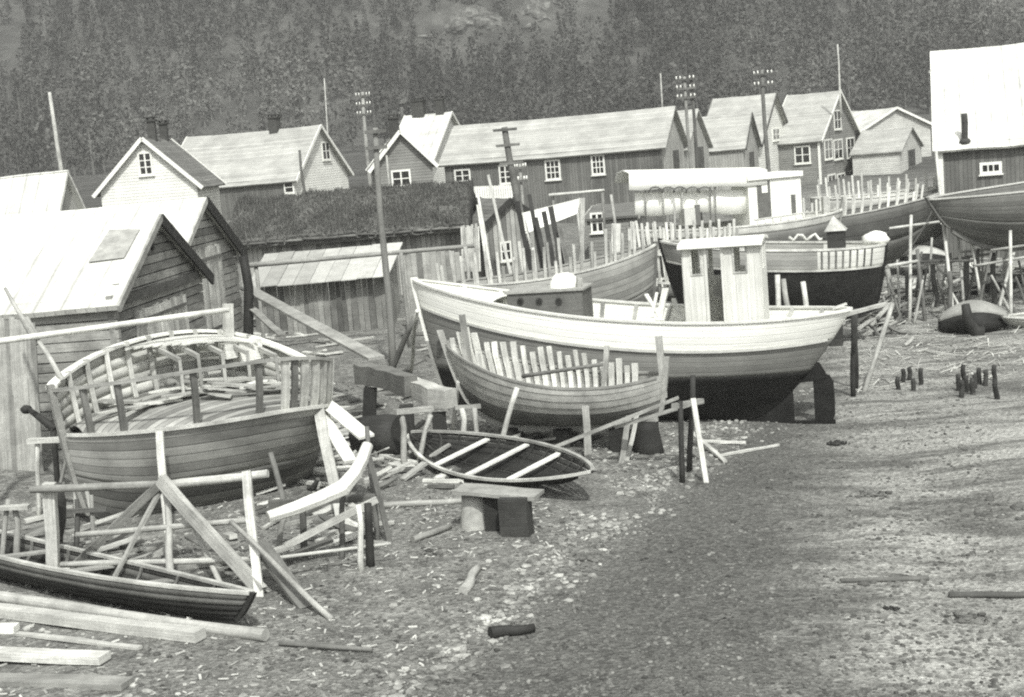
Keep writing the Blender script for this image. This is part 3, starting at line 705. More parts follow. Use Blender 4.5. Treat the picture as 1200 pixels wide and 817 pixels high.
# --- lean-to with pale iron roof under the turf eave
def leanto():
    lo_l, lo_r = V(289, 333, 49.5), V(456, 325, 49.5); z = (lo_l.z + lo_r.z) / 2; lo_l.z = z; lo_r.z = z
    hi_l, hi_r = V(295, 300, 53.9), V(483, 283, 53.9); zh = (hi_l.z + hi_r.z) / 2 ; hi_l.z = zh; hi_r.z = zh; hi_r.x = lo_r.x + .3; hi_l.x = lo_l.x
    root = empty('lean_to', on((lo_l.x + lo_r.x) / 2, 51), 'low plank lean-to with pale patched roof under the turf eave', 'shed')
    n = 9; mb = MB()
    for i in range(n):
        a, b_ = i / n, (i + .97) / n; dz = Z * random.uniform(0, .035)
        q0, q1, q2, q3 = lo_l.lerp(lo_r, a), lo_l.lerp(lo_r, b_), hi_l.lerp(hi_r, b_), hi_l.lerp(hi_r, a); q0 = q0 + Vector((0, -.2 + random.uniform(-.08, .08), -.04))
        q1 = q1 + Vector((0, -.2 + random.uniform(-.08, .08), -.04)); rv = (.3, .15, .3, .25, .45, .4, .55, .5, .6)[i]
        mb.poly([q0 + dz, q1 + dz, q2 + dz, q3 + dz], None, rv); mb.poly([q3 + dz - Z * .03, q2 + dz - Z * .03, q1 + dz - Z * .03, q0 + dz - Z * .03], None, rv); mb.poly([q0 + dz - Z * .03, q1 + dz - Z * .03, q1 + dz, q0 + dz], None, rv)
    mb.build('roof', wood('patched_sheet_roof', .42, .5, .12, .15), root)
    wl = MB(); x = lo_l.x + .1
    while x < lo_r.x - .05:
        w_ = random.uniform(.14, .24); yy = 49.9 + random.uniform(-.02, .02); gz_ = gz(x, yy)
        wl.box(((x + w_ / 2), yy, (gz_ - .2 + z) / 2 + random.uniform(-.03, 0)), w_ * .93, .04, z - gz_ + .16); x += w_
    wl.build('plank_wall', wood('lean_to_planks', .17, .55, .35, .3), root)
    wl = MB(); y = 49.95
    while y < 53.8:
        w_ = random.uniform(.16, .24); gz_ = gz(lo_r.x, y); t = (y - 49.5) / 4.4; zt = z + (zh - z) * t - .05
        wl.box((lo_r.x - .05, y + w_ / 2, (gz_ - .2 + zt) / 2), .04, w_ * .93, zt - gz_ + .2); y += w_
    wl.build('side_wall', wood('lean_to_side_planks', .26, .4, .3, .3), root)
leanto()
# plank bay to the right of the lean-to
def plankbay(x0, x1, ytop, ybot, Y, label, mat, name='plank_wall_shed', gap=.0, cat='plank wall'):
    mb = MB(); a = V(x0, ytop, Y).x; b_ = V(x1, ytop, Y).x; zt = V((x0 + x1) / 2, ytop, Y).z; x = a
    while x < b_:
        w_ = random.uniform(.12, .24); g0 = gz(x, Y) - .15
        if random.random() > gap: mb.box((x + w_ / 2, Y + random.uniform(-.05, .05), (g0 + zt) / 2 + random.uniform(-.06, .06)), w_ * .92, .035, zt - g0)
        x += w_
    for q in (.25, .85): mb.beam((a, Y + .06, gz(a, Y) + (zt - gz(a, Y)) * q), (b_, Y + .06, gz(b_, Y) + (zt - gz(b_, Y)) * q), .06, .1)
    return tag(mb.build(name, mat), label, cat)
plankbay(470, 545, 296, 365, 48.5, 'weathered upright plank wall right of the patched lean-to', wood('bay_planks', .30, .5, .3, .3), 'plank_wall', .06)
# --- low dark shed and window shed in the middle
house('shed', 'low dark shed with small window behind the ribbed hull', 'shed', (748, 252, 60), -8, 4.6, 4, .9, 2.6, 'wall_m', 'roofd', 'wood_l', .15, .15, left=(683, 257), far=(760, 246), apex=(755, 236), wins=(('f', 692, 249, 708, 273, 2, 2),))
house('shed', 'small dark gabled shed with turfed roof right of the turf roofed boathouse', 'shed', (563, 268, 58), -70, 4, 3, 1.1, 2.2, 'old', 'roofd', 'wood_b', .2, .2, far=(640, 262), apex=(600, 232), wins=(('g', 586, 283, 599, 306, 2, 2),))
# ------------------------------------------------------------------ boats
class Hull:
    def __init__(s, bow, stern, keelz, B, sag=.3, rb=.8, rs=.5, um=.5, pb=2.0, ps=2.2, qb=.8, qs=.8, kmid=.55, kend=1.15, m=1.25, fore=.5, aft=.3, heel=0.0, kw=.05, keelb=None):
        s.bow, s.stern, s.kz, s.B, s.sag = Vector(bow), Vector(stern), keelz, B, sag
        d = s.bow - s.stern; d.z = 0; s.L = d.length; s.a = d.normalized(); n = Vector((-s.a.y, s.a.x, 0)); s.n = n if n.y < 0 else -n   # side +1 faces the camera
        s.rb, s.rs, s.um, s.pb, s.ps, s.qb, s.qs, s.km, s.ke, s.m, s.fore, s.aft = rb, rs, um, pb, ps, qb, qs, kmid, kend, m, fore, aft
        s.heel = heel; s.kw = kw; s.kb = keelz if keelb is None else keelb
    def sheer(s, u):
        if getattr(s, 'skew', 1) != 1: t = u ** s.skew; return s.stern.z + (s.bow.z - s.stern.z) * u - s.sag * 4 * t * (1 - t)
        return s.stern.z + (s.bow.z - s.stern.z) * u - s.sag * 4 * u * (1 - u)
    def keel(s, u):
        z = s.kz + (s.kb - s.kz) * u
        return z + s.fore * max(0, (u - .72) / .28) ** 2.2 + s.aft * max(0, (.28 - u) / .28) ** 2.2
    def plan(s, u):
        if u > s.um: t = (u - s.um) / (1 - s.um); return max(0, 1 - t ** s.pb) ** s.qb
        t = (s.um - u) / s.um; return max(0, 1 - t ** s.ps) ** s.qs
    def z(s, u, v): return s.keel(u) + (s.sheer(u) - s.keel(u)) * v ** s.m
    def v_at(s, u, z):
        q = (z - s.keel(u)) / (s.sheer(u) - s.keel(u)); return max(0.0, min(1.0, q)) ** (1 / s.m) if q > 0 else 0.0
    def pt(s, u, v, side=1, off=0.0, dz=0.0):
        vv = max(0, min(v, 1.3)); e = abs(2 * u - 1) ** 1.6; k = s.km + (s.ke - s.km) * e
        sec = math.sin(min(1, vv) * math.pi / 2) ** k if vv > 0 else 0
        sec *= 1 + .06 * max(0, vv - 1)
        b = s.kw + (s.B / 2 - s.kw) * s.plan(u) * sec if s.plan(u) > 0 else s.kw * .8
        b = max(b - off, .005)
        xk = s.rs + (s.L - s.rs - s.rb) * u; x = xk + (s.L * u - xk) * min(1, vv) ** .8
        p = Vector((s.stern.x, s.stern.y, 0)) + s.a * x + s.n * (side * b) + Z * (s.z(u, v) + dz)
        if s.heel:
            c = Vector((s.stern.x, s.stern.y, s.kz)) + s.a * x; q = p - c; q.rotate(Matrix.Rotation(s.heel, 3, s.a)); p = c + q
        return p
    def us(s, n, u0=0.0, u1=1.0): return [u0 + (u1 - u0) * (.5 - .5 * math.cos(math.pi * i / n)) for i in range(n + 1)]
    def shell(s, v0, v1, ns, step=.012, sides=(1, -1), nu=36, sub=2, mb=None, u0=0.0, u1=1.0, rvr=.5):
        """ns strakes between v0(u) and v1(u); each lower edge stands proud of the one below"""
        mb = mb or MB(); f0 = v0 if callable(v0) else (lambda u: v0); f1 = v1 if callable(v1) else (lambda u: v1)
        U = s.us(nu, u0, u1)
        if step == 0:
            for side in sides:
                N = ns * sub; rows = []; uv = []
                for q in range(N + 1):
                    t = q / N; rows.append([s.pt(u, f0(u) + (f1(u) - f0(u)) * t, side) for u in U]); uv.append([(u * s.L, t * ns * .14) for u in U])
                rvs = [.5 + rvr * (random.random() - .5) for _ in range(ns)]
                if side == -1: rows = [x[::-1] for x in rows]; uv = [x[::-1] for x in uv]
                mb.grid(rows, uv, True, .5, lambda i, j: rvs[min(ns - 1, i // sub)])
            return mb
        for side in sides:
            for i in range(ns):
                rv = .5 + rvr * (random.random() - .5); rows = []; uv = []
                for q in range(sub + 1):
                    t = (i + q / sub) / ns; st = step * (1 - q / sub)
                    row = []; ur = []
                    for u in U:
                        v = f0(u) + (f1(u) - f0(u)) * t; row.append(s.pt(u, v, side, -st)); ur.append((u * s.L + i * 3, t * 1.5))
                    rows.append(row); uv.append(ur)
                if side == -1: rows = [x[::-1] for x in rows]; uv = [x[::-1] for x in uv]
                mb.grid(rows, uv, True, rv)
        return mb
    def ribbon(s, w, t, v=1.0, u0=0.0, u1=1.0, sides=(1, -1), nu=36, dz=0.0, out=0.0, mb=None):
        mb = mb or MB(); U = s.us(nu, u0, u1); path = []
        for side in sides:
            seq = [s.pt(u, v, side, -out, dz) for u in U]
            mb2 = []
            for i, p in enumerate(seq):
                tg = seq[min(i + 1, len(seq) - 1)] - seq[max(i - 1, 0)]; tg.z = 0; tg.normalize(); nn = Vector((-tg.y, tg.x, 0)) * (w / 2)
                mb2.append([p - nn - Z * t / 2, p + nn - Z * t / 2, p + nn + Z * t / 2, p - nn + Z * t / 2, p - nn - Z * t / 2])
            L_ = [0]; 
            for i in range(1, len(seq)): L_.append(L_[-1] + (seq[i] - seq[i - 1]).length)
            mb.grid(mb2, [[(L_[i], 0), (L_[i], w), (L_[i], w + t), (L_[i], 2 * w + t), (L_[i], 2 * w + 2 * t)] for i in range(len(seq))], False, random.random())
            mb.poly(mb2[0][:4][::-1]); mb.poly(mb2[-1][:4])
        return mb
    def rib(s, u, v0=.05, v1=1.0, ext=0.0, w=.07, t=.06, sides=(1, -1), off=.05, nv=8, lean=0.0, mb=None):
        mb = mb or MB(); 
        for side in sides:
            pts = [s.pt(u, v0 + (v1 - v0) * i / nv, side, off) for i in range(nv + 1)]
            if ext:
                d = (pts[-1] - pts[-2]).normalized(); d = (d * .5 + Z * .6 + s.n * side * lean).normalized(); pts.append(pts[-1] + d * ext)
            rows = []; rv = random.random()
            for p in pts:
                c = [p - s.a * w / 2, p + s.a * w / 2, p + s.a * w / 2 - s.n * side * t, p - s.a * w / 2 - s.n * side * t]; rows.append(c + [c[0]])
            L_ = [i * .2 for i in range(len(pts))]
            mb.grid(rows, [[(L_[i] + rv * 5, k * .07) for k in range(5)] for i in range(len(pts))], False, rv); mb.poly(rows[-1][:4], None, rv); mb.poly(rows[0][:4][::-1], None, rv)
        return mb
    def backbone(s, root, mat='wood_m', kh=.14, kwid=.10, stem_up=.12, stern_up=.08, parts=('keel', 'stem', 'sternpost')):
        mb = MB(); pts = [s.pt(u, 0, 1, s.kw) - Z * kh * .4 for u in s.us(16)]
        if 'keel' in parts:
            rows = []
            for p in pts: rows.append([p - s.n * kwid / 2 - Z * kh / 2, p + s.n * kwid / 2 - Z * kh / 2, p + s.n * kwid / 2 + Z * kh / 2, p - s.n * kwid / 2 + Z * kh / 2, p - s.n * kwid / 2 - Z * kh / 2])
            mb.grid(rows, None, False); mb.poly(rows[0][:4]); mb.poly(rows[-1][:4][::-1]); mb.build('keel', mat, root)
        for nm, u, sg, up in (('stem', 1.0, 1, stem_up), ('sternpost', 0.0, -1, stern_up)):
            if nm not in parts: continue
            mb = MB(); rows = []
            seq = [s.pt(u, i / 10, 1, s.kw) for i in range(11)]; seq.append(seq[-1] + (seq[-1] - seq[-2]).normalized() * up)
            for p in seq:
                q = p + s.a * sg * .03; rows.append([q - s.a * .06 - s.n * kwid / 2, q + s.a * .06 - s.n * kwid / 2, q + s.a * .06 + s.n * kwid / 2, q - s.a * .06 + s.n * kwid / 2, q - s.a * .06 - s.n * kwid / 2])
            mb.grid(rows, None, False, random.random()); mb.poly(rows[0][:4]); mb.poly(rows[-1][:4][::-1]); mb.build(nm, mat, root)
    def deck(s, v, mb=None, u0=0.02, u1=.98, off=.03, camber=.06, nu=24, dz=0.0, nx=8, z=None):
        mb = mb or MB(); rows = []; uv = []
        for u in s.us(nu, u0, u1):
            vv = v(u) if callable(v) else v
            A, B_ = s.pt(u, vv, -1, off, dz), s.pt(u, vv, 1, off, dz); row = []; ur = []
            for j in range(nx + 1):
                t = j / nx; p = A.lerp(B_, t) + Z * camber * 4 * t * (1 - t); row.append(p); ur.append((u * s.L, (p - A).dot(s.n)))
            rows.append(row); uv.append(ur)
        mb.grid(rows, uv, True); return mb
    def at(s, u, across, z): return Vector((s.stern.x, s.stern.y, 0)) + s.a * (s.L * u) + s.n * across + Z * z
deckm = boards('deck_planks', .42, .11, 1, .15, .45, .2); deckw = boards('white_deck_planks', .70, .12, 1, .10, .35, .1)

def base(h, label, name='boat', group=None, cat='boat'):
    c = h.at(.5, 0, h.keel(.5)); return empty(name, c, label, cat, group)

# --- E: the white fishing boat
def fishing_boat():
    bow = V(487, 329, 35.2); stern = V(996, 363, 32.4); kz = V(900, 498, 32.6).z + .06
    h = Hull(bow, stern, kz, 3.1, .42, .75, 2.5, .48, 2.3, 2.6, .85, .75, .5, 1.3, 1.25, .35, .0, kw=.07, keelb=kz + .25)
    root = base(h, 'large white wooden fishing boat with open wheelhouse propped upright on the shore', 'fishing_boat', cat='fishing boat')
    def vw(u): return h.v_at(u, h.sheer(u) - .63)
    def vb(u): return h.v_at(u, kz + 1.16 + .42 * u)
    h.shell(vw, 1.0, 4, 0, sub=3).build('white_topsides', carvel('white_hull_paint', .74, .14, .86, .03, .05, .55), root, .05)
    h.shell(vb, vw, 5, 0, sub=2, rvr=.3).build('grey_planking', carvel('worn_hull_paint', .21, .14, .8, .08, .2, .6), root, .05)
    h.shell(0.0, vb, 7, 0, sub=2).build('tarred_bottom', 'black', root, .05)
    h.ribbon(.13, .05, 1.0, dz=.02).build('cap_rail', plain('rail_paint', .55, .15, 4), root)
    h.ribbon(.06, .06, vw(.5), out=.03, u0=.02, u1=.99).build if False else None
    mb = MB()
    for side in (1, -1):
        rows = []
        for u in h.us(40, .01, .995):
            p = h.pt(u, vw(u), side, -.02); nn = h.n * side * .045; rows.append([p - Z * .03, p + nn - Z * .03, p + nn + Z * .03, p + Z * .03])
        mb.grid(rows, None, False)
    mb.build('rubbing_strake', plain('strake_paint', .42, .15, 5), root)
    h.backbone(root, 'black', .22, .14, .12, .0, ('keel',))
    # stem, painted white above the waterline
    mb = MB(); rows = []
    for i in range(13):
        p = h.pt(1, i / 12 * 1.02, 1, .07) + h.a * .05; rows.append([p - h.a * .10 - h.n * .06, p + h.a * .07 - h.n * .05, p + h.a * .07 + h.n * .05, p - h.a * .10 + h.n * .06, p - h.a * .10 - h.n * .06])
    mb.grid(rows[:8], None, False); mb.build('forefoot', 'hull_g', root); mb = MB(); mb.grid(rows[7:], None, False); mb.poly(rows[-1][:4]); mb.build('stem', 'white', root)
    # deck
    vd = lambda u: h.v_at(u, h.sheer(u) - .42 - .12 * u)
    h.deck(vd, nu=30).build('deck', deckm, root, .03)
    for i, u in enumerate([.06, .13, .2, .27, .34, .42, .5, .58, .66, .74, .82, .9]):
        for side in (1, -1):
            mb = MB(); p0 = h.pt(u, vd(u), side, .06); p1 = h.pt(u, 1, side, .05); mb.beam(p0, p1, .09, .06, up=h.n)
            mb.build('bulwark_stanchion', 'white' if u > .6 else 'wood_l', root)
    # foredeck, raised, pale
    mb = h.deck(lambda u: h.v_at(u, h.sheer(u) - .10), u0=.80, u1=.985, nu=10); mb.build('foredeck', 'white', root, .03)
    # low cabin trunk with portholes
    def hx(px, py, across):   # point on the hull-parallel plane at a distance across the centreline
        o = h.at(.5, across, 0); return iplane(px, py, o, h.n)
    a0, a1 = hx(596, 368, .55), hx(684, 371, .55); zt = hx(630, 343, .55).z; zb_ = min(a0.z, a1.z) - .25
    cx = (a0 + a1) / 2; ln = (a1 - a0).length; c = Vector((cx.x, cx.y, 0)) - h.n * .55
    mb = MB(); mb.box(c + Z * (zt + zb_) / 2, ln, 1.1, zt - zb_, (h.a, h.n, Z)); cab = mb.build('cabin_trunk', wood('cabin_varnish', .13, .1, .25, .2), root)
    mb = MB(); mb.box(c + Z * (zt + .025), ln + .1, 1.2, .05, (h.a, h.n, Z)); mb.build('cabin_top', plain('cabin_top_paint', .3, .2, 4), cab)
    for px in (610, 632, 655):
        p = hx(px, 353, .55) + h.n * .01; mb = MB(); mb.tube([p - h.n * .03, p + h.n * .02], .085, 12, False); po = mb.build('porthole', 'iron', cab)
        mb = MB(); mb.tube([p + h.n * .015, p + h.n * .03], .06, 12, False); mb.build('glass', 'glass', po)
    # mast stub beside it
    b0 = hx(677, 374, .25); b1 = hx(679, 326, .25); mb = MB(); mb.beam(b0 - Z * .3, b1, .13, .13); mb.build('mast_stub', 'wood_m', root)
    # wheelhouse: framed walls with open doorway and windows
    wA, wB = hx(801, 378, .68), hx(893, 376, .68); zf = (wA.z + wB.z) / 2 - .18; zr = (hx(803, 289, .68).z + hx(892, 286, .68).z) / 2
    dA = (wA - h.at(0, 0, 0)).dot(h.a); dB = (wB - h.at(0, 0, 0)).dot(h.a)
    wh_ = empty('wheelhouse', h.at(0, 0, 0) + h.a * ((dA + dB) / 2) + Z * zf, None, None) ; del_keys = wh_; wh_.parent = root; wh_.location = WORLD[wh_.name] - WORLD[root.name]
    ht = zr - zf; wd = 1.36
    def hp(d, y, z): return h.at(0, 0, 0) + h.a * d + h.n * y + Z * z
    def dpx(px): return (hx(px, 330, .68) - h.at(0, 0, 0)).dot(h.a)
    def zpx(py, px=850): return hx(px, py, .68).z
    th = .05; whp = boards('wheelhouse_paint', .58, .12, 0, .05, .8, .12, .6, .2)
    def panel(d0, d1, y, z0, z1, mb): mb.box(hp((d0 + d1) / 2, y, (z0 + z1) / 2), abs(d1 - d0), th, z1 - z0, (h.a, h.n, Z))
    e0, w0, w1, dr0, dr1, w2, w3, e1 = [dpx(q) for q in (801, 811, 823, 828, 848, 861, 876, 892)]
    zw1, zw0 = zpx(291), zpx(319)
    for y, nm in ((.68, 'side_wall'), (-.68, 'side_wall')):
        mb = MB()
        panel(e0, w0, y, zf, zr, mb); panel(w0, w1, y, zf, zw0, mb); panel(w0, w1, y, zw1, zr, mb); panel(w1, dr0, y, zf, zr, mb)
        panel(dr0, dr1, y, zr - .07, zr, mb)
        if y < 0: panel(dr0, dr1, y, zf, zw0 - .2, mb)
        panel(dr1, w2, y, zf, zr, mb); panel(w2, w3, y, zf, zw0, mb); panel(w2, w3, y, zw1, zr, mb); panel(w3, e1, y, zf, zr, mb)
        mb.build(nm, whp, wh_)
    for dd, nm in ((e0, 'front_wall'), (e1, 'rear_wall')):
        mb = MB()
        sg = 1 if dd == e0 else -1
        dd2 = dd
        for (y0, y1, z0, z1) in ((-.65, -.45, zf, zr), (.45, .65, zf, zr), (-.45, .45, zf, zw0), (-.45, .45, zw1, zr), (-.04, .04, zw0, zw1)):
            mb.box(hp(dd2, (y0 + y1) / 2, (z0 + z1) / 2), th, y1 - y0, z1 - z0, (h.a, h.n, Z))
        mb.build(nm, whp, wh_)
    for (a_, b_) in ((w0, w1), (w2, w3)):
        mb = MB()
        for sg in (-1, 1): mb.box(hp((a_ + b_) / 2 + sg * abs(b_ - a_) / 2, .70, (zw0 + zw1) / 2), .04, .05, zw1 - zw0 + .08, (h.a, h.n, Z)); mb.box(hp((a_ + b_) / 2, .70, (zw0 + zw1) / 2 + sg * (zw1 - zw0 + .04) / 2), abs(b_ - a_) - .04, .05, .04, (h.a, h.n, Z))
        mb.build('window_frame', 'wood_l', wh_)
    for q in (dr0, dr1):
        mb = MB(); mb.box(hp(q, .69, (zf + zr) / 2), .07, .09, zr - zf - .02, (h.a, h.n, Z)); mb.build('door_post', whp, wh_)
    mb = MB(); rows = []
    dm, dl = (e0 + e1) / 2, abs(e1 - e0) / 2 + .08
    for i in range(9):
        y = -.85 + 1.7 * i / 8; z = zr + .04 + .09 * (1 - (y / .85) ** 2); rows.append([hp(dm + dl, y, z), hp(dm - dl, y, z)])
    mb.grid(rows, None, True); low = [[p - Z * .07 for p in q] for q in rows]; mb.grid([q[::-1] for q in low], None, True)
    for a_, b_ in ((0, 0), (1, 1)):
        mb.grid([[q[a_] for q in rows], [q[a_] for q in low]], None, False)
    mb.grid([rows[0], low[0]], None, False); mb.grid([low[-1], rows[-1]], None, False)
    mb.build('roof', 'white', wh_)
    mb = MB(); c = hp((dr0 + dr1) / 2 - .1, -.1, zf + .8); mb.tube([c - h.n * .03, c + h.n * .03], .26, 16, False); mb.box(hp((dr0 + dr1) / 2 - .1, -.12, zf + .4), .2, .12, .8, (h.a, h.n, Z)); mb.build('steering_stand', 'wood_l', wh_)
    # rudder, with the propeller opening in front of it
    kb = kz - .10
    rA = hx(953, 450, 0); rB = hx(977, 450, 0); d0 = (rA - h.at(0, 0, 0)).dot(h.a); d1 = (rB - h.at(0, 0, 0)).dot(h.a); zt = hx(965, 440, 0).z; zb2 = hx(965, 499, 0).z
    mb = MB(); c = [(d0, zb2), (d0, zt + .02), ((d0 + d1) / 2, zt + .06), (d1 + .08, zt + .0), (d1, zt - .16), (d1 - .01, (zt + zb2) / 2), (d1, zb2 + .26), (d1 + .08, zb2 + .08), ((d0 + d1) / 2, zb2 - .02)]
    for sd in (1, -1):
        pp = [h.at(0, 0, 0) + h.a * d + h.n * (sd * .035) + Z * z for d, z in c]; mb.poly(pp if sd == -1 else pp[::-1])
    for i in range(len(c)):
        (da, za), (db, zb3) = c[i], c[(i + 1) % len(c)]; mb.poly([h.at(0, 0, 0) + h.a * da + h.n * .035 + Z * za, h.at(0, 0, 0) + h.a * db + h.n * .035 + Z * zb3, h.at(0, 0, 0) + h.a * db - h.n * .035 + Z * zb3, h.at(0, 0, 0) + h.a * da - h.n * .035 + Z * za])
    mb.build('rudder', 'black', root)
    dS = (hx(930, 470, 0) - h.at(0, 0, 0)).dot(h.a)
    mb = MB(); mb.box(h.at(0, 0, 0) + h.a * ((dS + d1) / 2 + .45) + Z * (zb2 + .06), abs(dS - d1) + .9, .12, .16, (h.a, h.n, Z)); mb.build('skeg', 'black', root)
    # deadwood between keel and hull aft
    mb = MB(); dK = h.rs + (h.L - h.rs - h.rb) * .28
    dl = [(dS, zb2 + .1), (dS, hx(930, 444, 0).z + .25), (dK, kz + 1.2), (dK, zb2 + .1)]
    for sd in (1, -1):
        pp = [h.at(0, 0, 0) + h.a * d + h.n * (sd * .08) + Z * z for d, z in dl]; mb.poly(pp if sd == 1 else pp[::-1])
    (da, za), (db, zb3) = dl[0], dl[1]; mb.poly([h.at(0, 0, 0) + h.a * da + h.n * .08 + Z * za, h.at(0, 0, 0) + h.a * da - h.n * .08 + Z * za, h.at(0, 0, 0) + h.a * db - h.n * .08 + Z * zb3, h.at(0, 0, 0) + h.a * db + h.n * .08 + Z * zb3])
    mb.build('deadwood', 'black', root)
    # black hull under the counter
    mb = MB(); c = [(dS + .3, hx(930, 450, 0).z), (d0 - .02, zt - .12), (d1 + .12, zt - .04), (d1 + .30, zt + .30), (dS + .3, zt + .5)]
    for sd in (1, -1):
        pp = [h.at(0, 0, 0) + h.a * d + h.n * (sd * .06) + Z * z for d, z in c]; mb.poly(pp if sd == -1 else pp[::-1])
    mb.build('stern_fairing', 'black', root)
    # anchor hawse mark on the bow
    p = h.pt(.955, .62, 1, -.05); mb = MB(); mb.tube([p - h.n * .03, p + h.n * .03], .12, 10, False); mb.build('hawse_plate', 'iron', root)
    return h, root, hx
hE, rE, hxE = fishing_boat()
# tarpaulin dome on deck
p = hxE(662, 346, 0.0); mb = MB(); rows = []
for i in range(9):
    th_ = math.pi / 2 * i / 8; row = []
    for j in range(17):
        ph = 2 * math.pi * (j % 16) / 16; k = 1 + .05 * noise.noise(Vector((i * .7, j % 16 * .9, 2))); row.append(p + Vector((.40 * math.cos(ph) * math.cos(th_) ** .6 * k, .40 * math.sin(ph) * math.cos(th_) ** .6 * k, -.12 + .66 * math.sin(th_) * k)))
    rows.append(row)
mb.grid(rows); tag(mb.build('deck_cover', 'sail'), 'white rounded canvas cover on the cabin of the white fishing boat', 'cover')
for k_, (a_, b_, w_) in enumerate((((757, 345), (776, 372), .1), ((780, 338), (772, 372), .16), ((789, 350), (800, 372), .10), ((770, 343), (764, 368), .07))):
    mb = MB(); mb.beam(hxE(a_[0], a_[1], -.35), hxE(b_[0], b_[1] + 4, .1), w_, .04, n=2); tag(mb.build('loose_board', 'wood_w'), 'pale loose board leaning by the wheelhouse of the white fishing boat', 'board', 'loose boards on the fishing boat')
mb = MB(); mb.beam(hxE(975, 362, .2), hxE(992, 356, 0), .05, .05); mb.build('tiller', 'wood_l', rE)

# --- D: small clinker hull with open ribs in front of it
def ribbed_small():
    bow = V(522, 402, 31.2); stern = V(777, 420, 29.4); stern.z = V(773, 438, 29.4).z; kz = V(660, 500, 30.0).z
    h = Hull(bow, stern, kz, 2.1, .40, .55, .20, .46, 1.9, 2.2, .85, .62, .55, 1.0, 1.2, .45, .2, kw=.04)
    root = base(h, 'small unfinished clinker boat with bare upright ribs in front of the white fishing boat', 'clinker_boat')
    vt = lambda u: .98 if u < .75 else .98 - .0 * (u - .75)
    h.shell(0.0, .45, 5, .018, rvr=.8).build('lower_planking', 'hull_d', root)
    h.shell(.45, 1.0, 4, .016, rvr=.9).build('upper_planking', wood('new_clinker_planking', .33, .25, .35, .35), root)
    h.backbone(root, 'wood_m', .16, .09, .30, .35)
    h.ribbon(.05, .05, 1.0, dz=-.02, u0=.02, u1=.98).build('gunwale', 'wood_m', root)
    exts = {.93: .35, .87: .42, .80: .3, .72: .4, .64: .25, .56: .45, .48: .3, .40: .4, .32: .2, .24: .3, .16: .2, .90: .5, .83: .25, .76: .35, .68: .35, .60: .4, .52: .35, .44: .45, .36: .25, .28: .2, .2: .15}
    for u, ex in exts.items():
        h.rib(u, .02, .98, 0, .07, .05, (1,)).build('rib', 'wood_l', root); h.rib(u + .01, .02, 1.0, ex, random.uniform(.08, .14), .06, (-1,), lean=random.uniform(-.25, .2)).build('rib', 'wood_w', root)
    for u in (.87, .94, .79): h.rib(u, .1, 1.0, .28, .10, .06, (1,)).build('bow_frame', 'wood_l', root)
    o = h.at(.5, 0, 0)
    for (a_, b_, w_) in (((541, 369), (552, 432), .12), ((772, 394), (778, 466), .13), ((711, 405), (709, 445), .10), ((523, 400), (541, 440), .09)):
        mb = MB(); ac = .0 if a_[0] != 711 else -.5
        o2 = h.at(.5, ac, 0); mb.beam(iplane(*a_, o2, h.n), iplane(*b_, o2, h.n), w_, .09, n=3, jit=.01, up=h.n); mb.build('end_post' if w_ > .1 else 'upright_plank', 'wood_m' if w_ > .1 else 'wood_l', root)
    for u in (.3, .42, .54, .66):
        mb = MB(); a_, b_ = h.pt(u, .55, 1, .08), h.pt(u, .55, -1, .08); mb.beam(a_, b_, .14, .05); mb.build('floor_timber', 'wood_l', root)
    o2 = h.at(.5, .35, 0); mb = MB(); mb.log(iplane(612, 441, o2, h.n), iplane(706, 427, o2, h.n), .045, .04); tag(mb.build('spar', 'wood_d'), 'dark spar laid across the small unfinished clinker boat', 'spar')
    h.deck(.5, u0=.1, u1=.85, camber=-.02).build('floor_boards', 'wood_d', root, .02)
    return h
hD = ribbed_small()

# --- C: open rowing boat on the shore
def rowboat():
    L_ = V(483, 506, 30.0); R_ = V(697, 551, 25.2); zl = gz(L_.x, L_.y); zr = gz(R_.x, R_.y)
    kz = (zl + zr) / 2 + .12
    h = Hull(R_, L_, kz, 1.75, .16, .45, .45, .5, 2.0, 2.0, .85, .85, .42, .9, 1.2, .28, .28, heel=0.0, kw=.03)
    # lean the open side towards the viewer
    h.heel = .20 if h.a.dot(Vector((1, 0, 0))) > 0 else -.20
    root = base(h, 'dark tarred rowing boat with three pale thwarts lying open on the shore', 'rowing_boat', cat='rowing boat')
    h.shell(0.0, 1.0, 5, .022, rvr=.6).build('planking', wood('tarred_clinker', .028, .25, .3, .35, .6), root, .018)
    h.backbone(root, 'wood_b', .10, .06, .06, .06)
    h.ribbon(.075, .05, 1.0, dz=.01).build('gunwale', 'wood_l', root)
    for u in [.1, .18, .27, .36, .45, .54, .63, .72, .81, .9]: [h.rib(u, .0, .97, 0, .045, .03, (sd,), off=.02).build('rib', 'wood_b', root) for sd in (1, -1)]
    for u in (.30, .50, .70):
        mb = MB(); a_, b_ = h.pt(u, .80, 1, .02), h.pt(u, .80, -1, .02); mb.beam(a_, b_, .15, .035, up=Z, rv=.8); mb.build('thwart', 'wood_w', root)
    return h
hC = rowboat()

